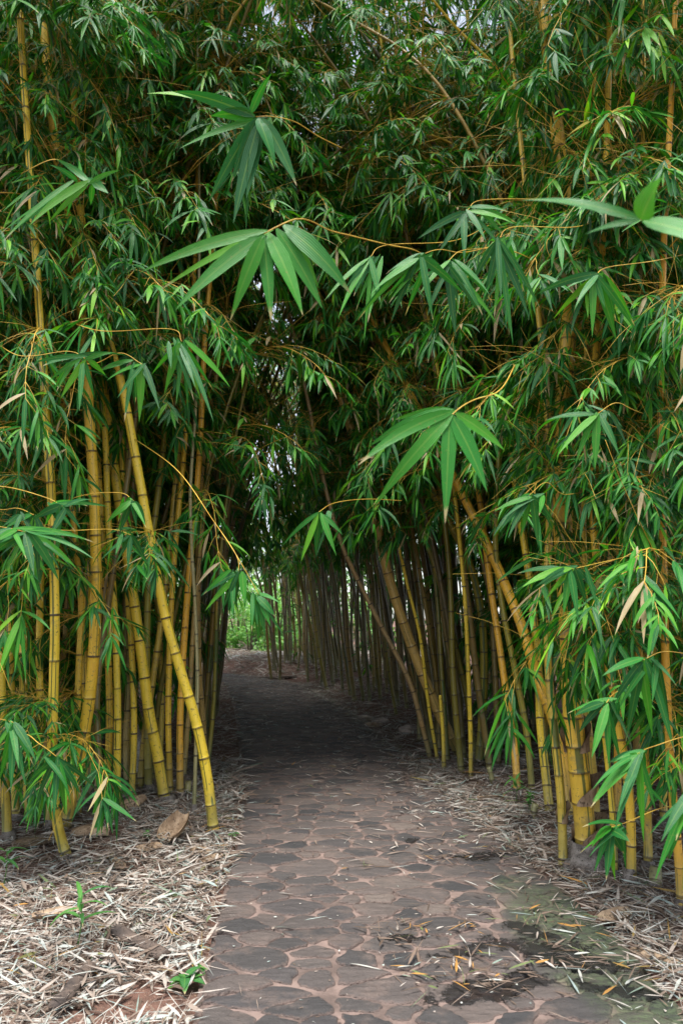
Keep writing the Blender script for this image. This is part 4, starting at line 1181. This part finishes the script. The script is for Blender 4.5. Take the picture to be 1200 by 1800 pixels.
stick('rotten_log', (95, 1790), (160, 1715), .03, M_WOOD, 'reddish brown rotten culm piece at the bottom of the left litter', 'rotten wood', 3)
stick('dead_stick', (145, 1375), (195, 1455), .02, M_WOOD, 'charred black stick leaning behind the left litter heap', 'stick', 4, .12, .02)
stick('dead_stick', (105, 1500), (72, 1380), .008, M_ROOT, 'thin bare grey stick beside the kinked striped culm', 'stick', 5, .0, .3)
stick('tree_root', (880, 1500), (850, 1420), .012, M_ROOT, 'thin grey root running from the litter to the paving', 'root', 6)
stick('rotten_log', (455, 1196), (520, 1188), .05, M_WOOD, 'dark log lying in the litter at the far end of the tunnel', 'rotten wood', 7)
# pale dead trunk leaning in the left clump
def dead_trunk():
    A, B = gp(243, 1365), at(232, 1222, gp(243, 1365).y - .05); o = thing('dead_stump', 'pale whitish bark stump with dark cracks between the left culms', 'stump', A)
    pts = [Vector((0, 0, -.05)), (B - A) * .4 + Vector((.03, 0, 0)), (B - A) * .75 - Vector((.02, 0, 0)), B - A]
    D, s = spline(pts, .03); R = [.045 * (1 - .5 * x / s[-1]) * (1 + .35 * noise.noise(Vector((x * 9, 2, 0)))) for x in s]
    V, Fq = tube(D, R, 12); V = V + np.array([[.012 * noise.noise(Vector(v) * 22 + Vector((k, 0, 0))) for k in range(3)] for v in V])
    a = Acc(); a.add(V, Fq); obj('trunk', a.mesh('stump_trunk', M_PALEBARK), o)
    a = Acc(); V, Fq = tube([pts[2], pts[2] + Vector((.03, -.02, .09)), pts[2] + Vector((.02, -.02, .17))], [.016, .01, .003], 8); a.add(V, Fq); obj('broken_branch', a.mesh('broken_branch', M_PALEBARK), o)
dead_trunk()

def rock(px, py, r, seed, label, sq=.6):
    c = gp(px, py); a = Acc(); n, m = 12, 16; V = []
    for i in range(n + 1):
        th = pi * i / n
        for j in range(m):
            p = Vector((sin(th) * cos(2 * pi * j / m), sin(th) * sin(2 * pi * j / m), cos(th)))
            k = r * (1 + .35 * noise.noise(p * 1.3 + Vector((seed, 0, 0))) + .1 * noise.noise(p * 4 + Vector((seed, 0, 0))))
            V.append((p.x * k * 1.3, p.y * k * .9, p.z * k * sq))
    Fq = [(i * m + j, i * m + (j + 1) % m, (i + 1) * m + (j + 1) % m, (i + 1) * m + j) for i in range(n) for j in range(m)]
    a.add(V, Fq); return tag(obj('rock', a.mesh('rock', M_ROCK), None, c + Vector((0, 0, r * .25))), label, 'rock', 'rocks along the right path edge')
rock(718, 1288, .11, 1, 'rounded grey brown rock at the right path edge under the leaning culms')
rock(640, 1266, .10, 2, 'pale flat rock at the right path edge beside a curled sheath')
rock(672, 1270, .08, 3, 'smaller rock just right of the pale flat one')
rock(875, 1448, .07, 4, 'low dark stone between the paving and the orange culm foot', .4)

def stump(px, py, h, r, seed, color, label):
    rg = random.Random(seed); c = gp(px, py); D, s = spline([(0, 0, -.03), (rg.uniform(-.02, .02), 0, h * .5), (rg.uniform(-.04, .04), rg.uniform(-.03, .03), h)], .03)
    V, Fq, A, nodes = culm_arrays(D, s, r, r * .95, 14, .12, rg, None, .3)
    # hollow cut top: push the cap centre down
    i = int(np.argmax(np.linalg.norm(V - D[-1], axis=1) * -1)); V[i] = V[i] - np.array([0, 0, r * 1.5])
    a = Acc(); a.add(V, Fq, **A); o = thing('bamboo_stump', label, 'stump', c, 'cut bamboo stumps in the litter')
    q = obj('culm', a.mesh('stump_culm', M_CULM), o); q.color = (*color, 1)
    obj('root_crown', lump_mesh(r * 1.5, h * .3, seed), o)
stump(150, 1420, .16, .03, 1, (.3, .26, .16), 'short grey cut stump behind the kinked striped culm')
stump(215, 1400, .12, .026, 2, (.25, .22, .14), 'short grey cut stump right of the thick upright golden culm')
stump(330, 1395, .10, .024, 3, (.4, .33, .12), 'small cut stump between the slim orange and thin grey green culms')
stump(1060, 1500, .14, .03, 4, (.36, .3, .14), 'cut stump between the thickest culm and the golden one')
stump(1150, 1560, .10, .03, 5, (.3, .26, .16), 'low cut stump in the litter near the right photo border')
stump(935, 1440, .11, .024, 6, (.3, .27, .14), 'low grey cut stump beside the slim orange culm foot')
stump(865, 1380, .15, .022, 7, (.3, .27, .12), 'thin cut stump left of the slim orange culm')
def weed(px, py, h, n, ll, lw, label, name='seedling', mt=None, droop=1.0, grp='green seedlings in the litter'):
    c = gp(px, py); rg = random.Random(int(px)); o = thing(name, label, 'seedling', c, grp)
    a = Acc(); top = Vector((rg.uniform(-.03, .03), rg.uniform(-.02, .02), h))
    D, s = spline([(0, 0, -.02), top * .5 + Vector((.01, 0, 0)), top], .01); V, Fq = tube(D, np.linspace(.003, .0015, len(D)), 6); a.add(V, Fq)
    obj('stem', a.mesh('weed_stem', mt or M_WEED), o); ls = []
    for i in range(n):
        an = i * 2.4 + rg.random(); hz = Vector((cos(an), sin(an), rg.uniform(-.1, .7)))
        p = top * (.45 + .55 * (i + 1) / n); ls.append((p, hz.normalized(), Vector((0, 0, 1)) + hz * .2, ll * rg.uniform(.7, 1.1), lw, droop * rg.uniform(.5, 1.4)))
    b = Acc(); pack(b, ls, 7, .3, .2); obj('foliage', b.mesh('weed_leaves', M_WEED), o)
weed(135, 1668, .22, 9, .17, .011, 'young bamboo seedling with long drooping leaves in the left litter', 'bamboo_seedling', M_WEED, 1.3)
weed(325, 1738, .05, 9, .085, .022, 'broad leaved green seedling against the left path edge')
weed(300, 1585, .04, 7, .06, .012, 'small bright seedling in the middle of the left litter')
weed(262, 1478, .05, 5, .07, .012, 'tiny green seedling beside the crumpled sheath')
weed(412, 1480, .05, 6, .05, .014, 'small seedling at the path edge near the curved yellow culm foot')
weed(262, 1385, .22, 16, .06, .018, 'bushy dark green weed climbing between the left culm feet')
weed(925, 1432, .16, 22, .05, .013, 'small bushy weed with tiny leaves at the right culm feet')
weed(905, 1415, .2, 10, .13, .012, 'bamboo sprout with fresh green leaves at the right path edge', 'bamboo_seedling')
weed(355, 1712, .03, 6, .06, .01, 'narrow leaved green sprout beside the broad leaved seedling')
weed(5, 1560, .2, 6, .15, .012, 'green sprout cut by the left photo border', 'bamboo_seedling')
weed(860, 1350, .14, 12, .07, .014, 'low dark green weed in front of the olive culm')

# ------------------------------------------------------------------ garden beyond the tunnel
def shrub(x, y, w_, h, n, seed, label, name='garden_shrub', trunk=0, ll=.14):
    rg = random.Random(seed); o = thing(name, label, 'tree' if trunk else 'shrub', (x, y, gh(x, y)), 'trees beyond the tunnel' if trunk else 'shrubs beyond the tunnel')
    a = Acc(); ls = []
    cl = [(Vector((rg.gauss(0, w_ * .33), rg.gauss(0, w_ * .3), trunk + (h - trunk) * rg.uniform(.05, .95))), rg.uniform(.25, .5) * min(w_, h) * .55) for _ in range(16)]
    for c, r in cl:
        V, Fq = tube([(c.x * .1, c.y * .1, -.05), (c.x * .3, c.y * .3, c.z * .5), tuple(c)], [.03 + trunk * .04, .02 + trunk * .015, .006], 6); a.add(V, Fq)
    for _ in range(n):
        c, r = rg.choice(cl); v = Vector((rg.gauss(0, 1), rg.gauss(0, 1), rg.gauss(0, 1))).normalized() * r * rg.random() ** .4
        p = c + v; p.z = max(p.z, .05)
        ls.append((p, Vector((v.x, v.y, rg.uniform(-.5, .5) * r)).normalized(), Vector((rg.uniform(-1, 1), rg.uniform(-1, 1), 1)), ll * rg.uniform(.6, 1.4), ll * .28, rg.uniform(0, 1)))
    obj('trunk' if trunk else 'stem', a.mesh('shrub_stems', M_BARK), o)
    b = Acc(); pack(b, ls, 3, .5, .2); obj('crown' if trunk else 'foliage', b.mesh('shrub_leaves', M_SHRUB), o)
k = 0
for (x, y, w_, h, n, lab) in ((-3.2, 25.2, 2.2, 1.5, 2600, 'low pale green shrub directly beyond the tunnel exit'), (-5.4, 25.9, 2.4, 1.8, 2600, 'rounded green shrub left of the tunnel exit'),
        (-1.2, 27.6, 2.2, 1.7, 2400, 'green shrub glimpsed right of the exit between culms'), (-4.2, 29.5, 2.4, 2.6, 3000, 'taller bright green shrub behind the low one at the exit'),
        (-2.2, 30, 2.2, 2.8, 3000, 'tall loose shrub in the second row beyond the exit'), (-4.6, 32.5, 3.4, 2.6, 3200, 'broad green shrub farthest back in the exit gap'), (-2.4, 27.0, 2.0, 1.9, 2600, 'leafy shrub beside the low pale one at the tunnel exit'), (-6.6, 31.5, 3.2, 2.4, 2600, 'broad shrub far back at the left of the exit gap'),
        (1.0, 28.5, 2.6, 2.0, 2200, 'green shrub far right behind the tunnel wall'),
        (-7.4, 29, 2.6, 2.6, 2200, 'green shrub far left behind the tunnel wall')):
    shrub(x, y, w_, h, n, 40 + k, lab); k += 1
for (x, y, w_, h, n, lab) in ((-7.5, 33, 5, 6.0, 3500, 'light green tree left of the gap beyond the tunnel'), (-2.8, 35, 5, 4.6, 2600, 'light green tree in the gap beyond the tunnel exit'),
        (1.5, 34, 5, 7, 4500, 'light green tree right of the gap, behind the tunnel wall')):
    shrub(x, y, w_, h, n, 60 + k, lab, 'garden_tree', 1.6, .22); k += 1
print('branches', N_BRANCH, 'objects', len(bpy.data.objects))
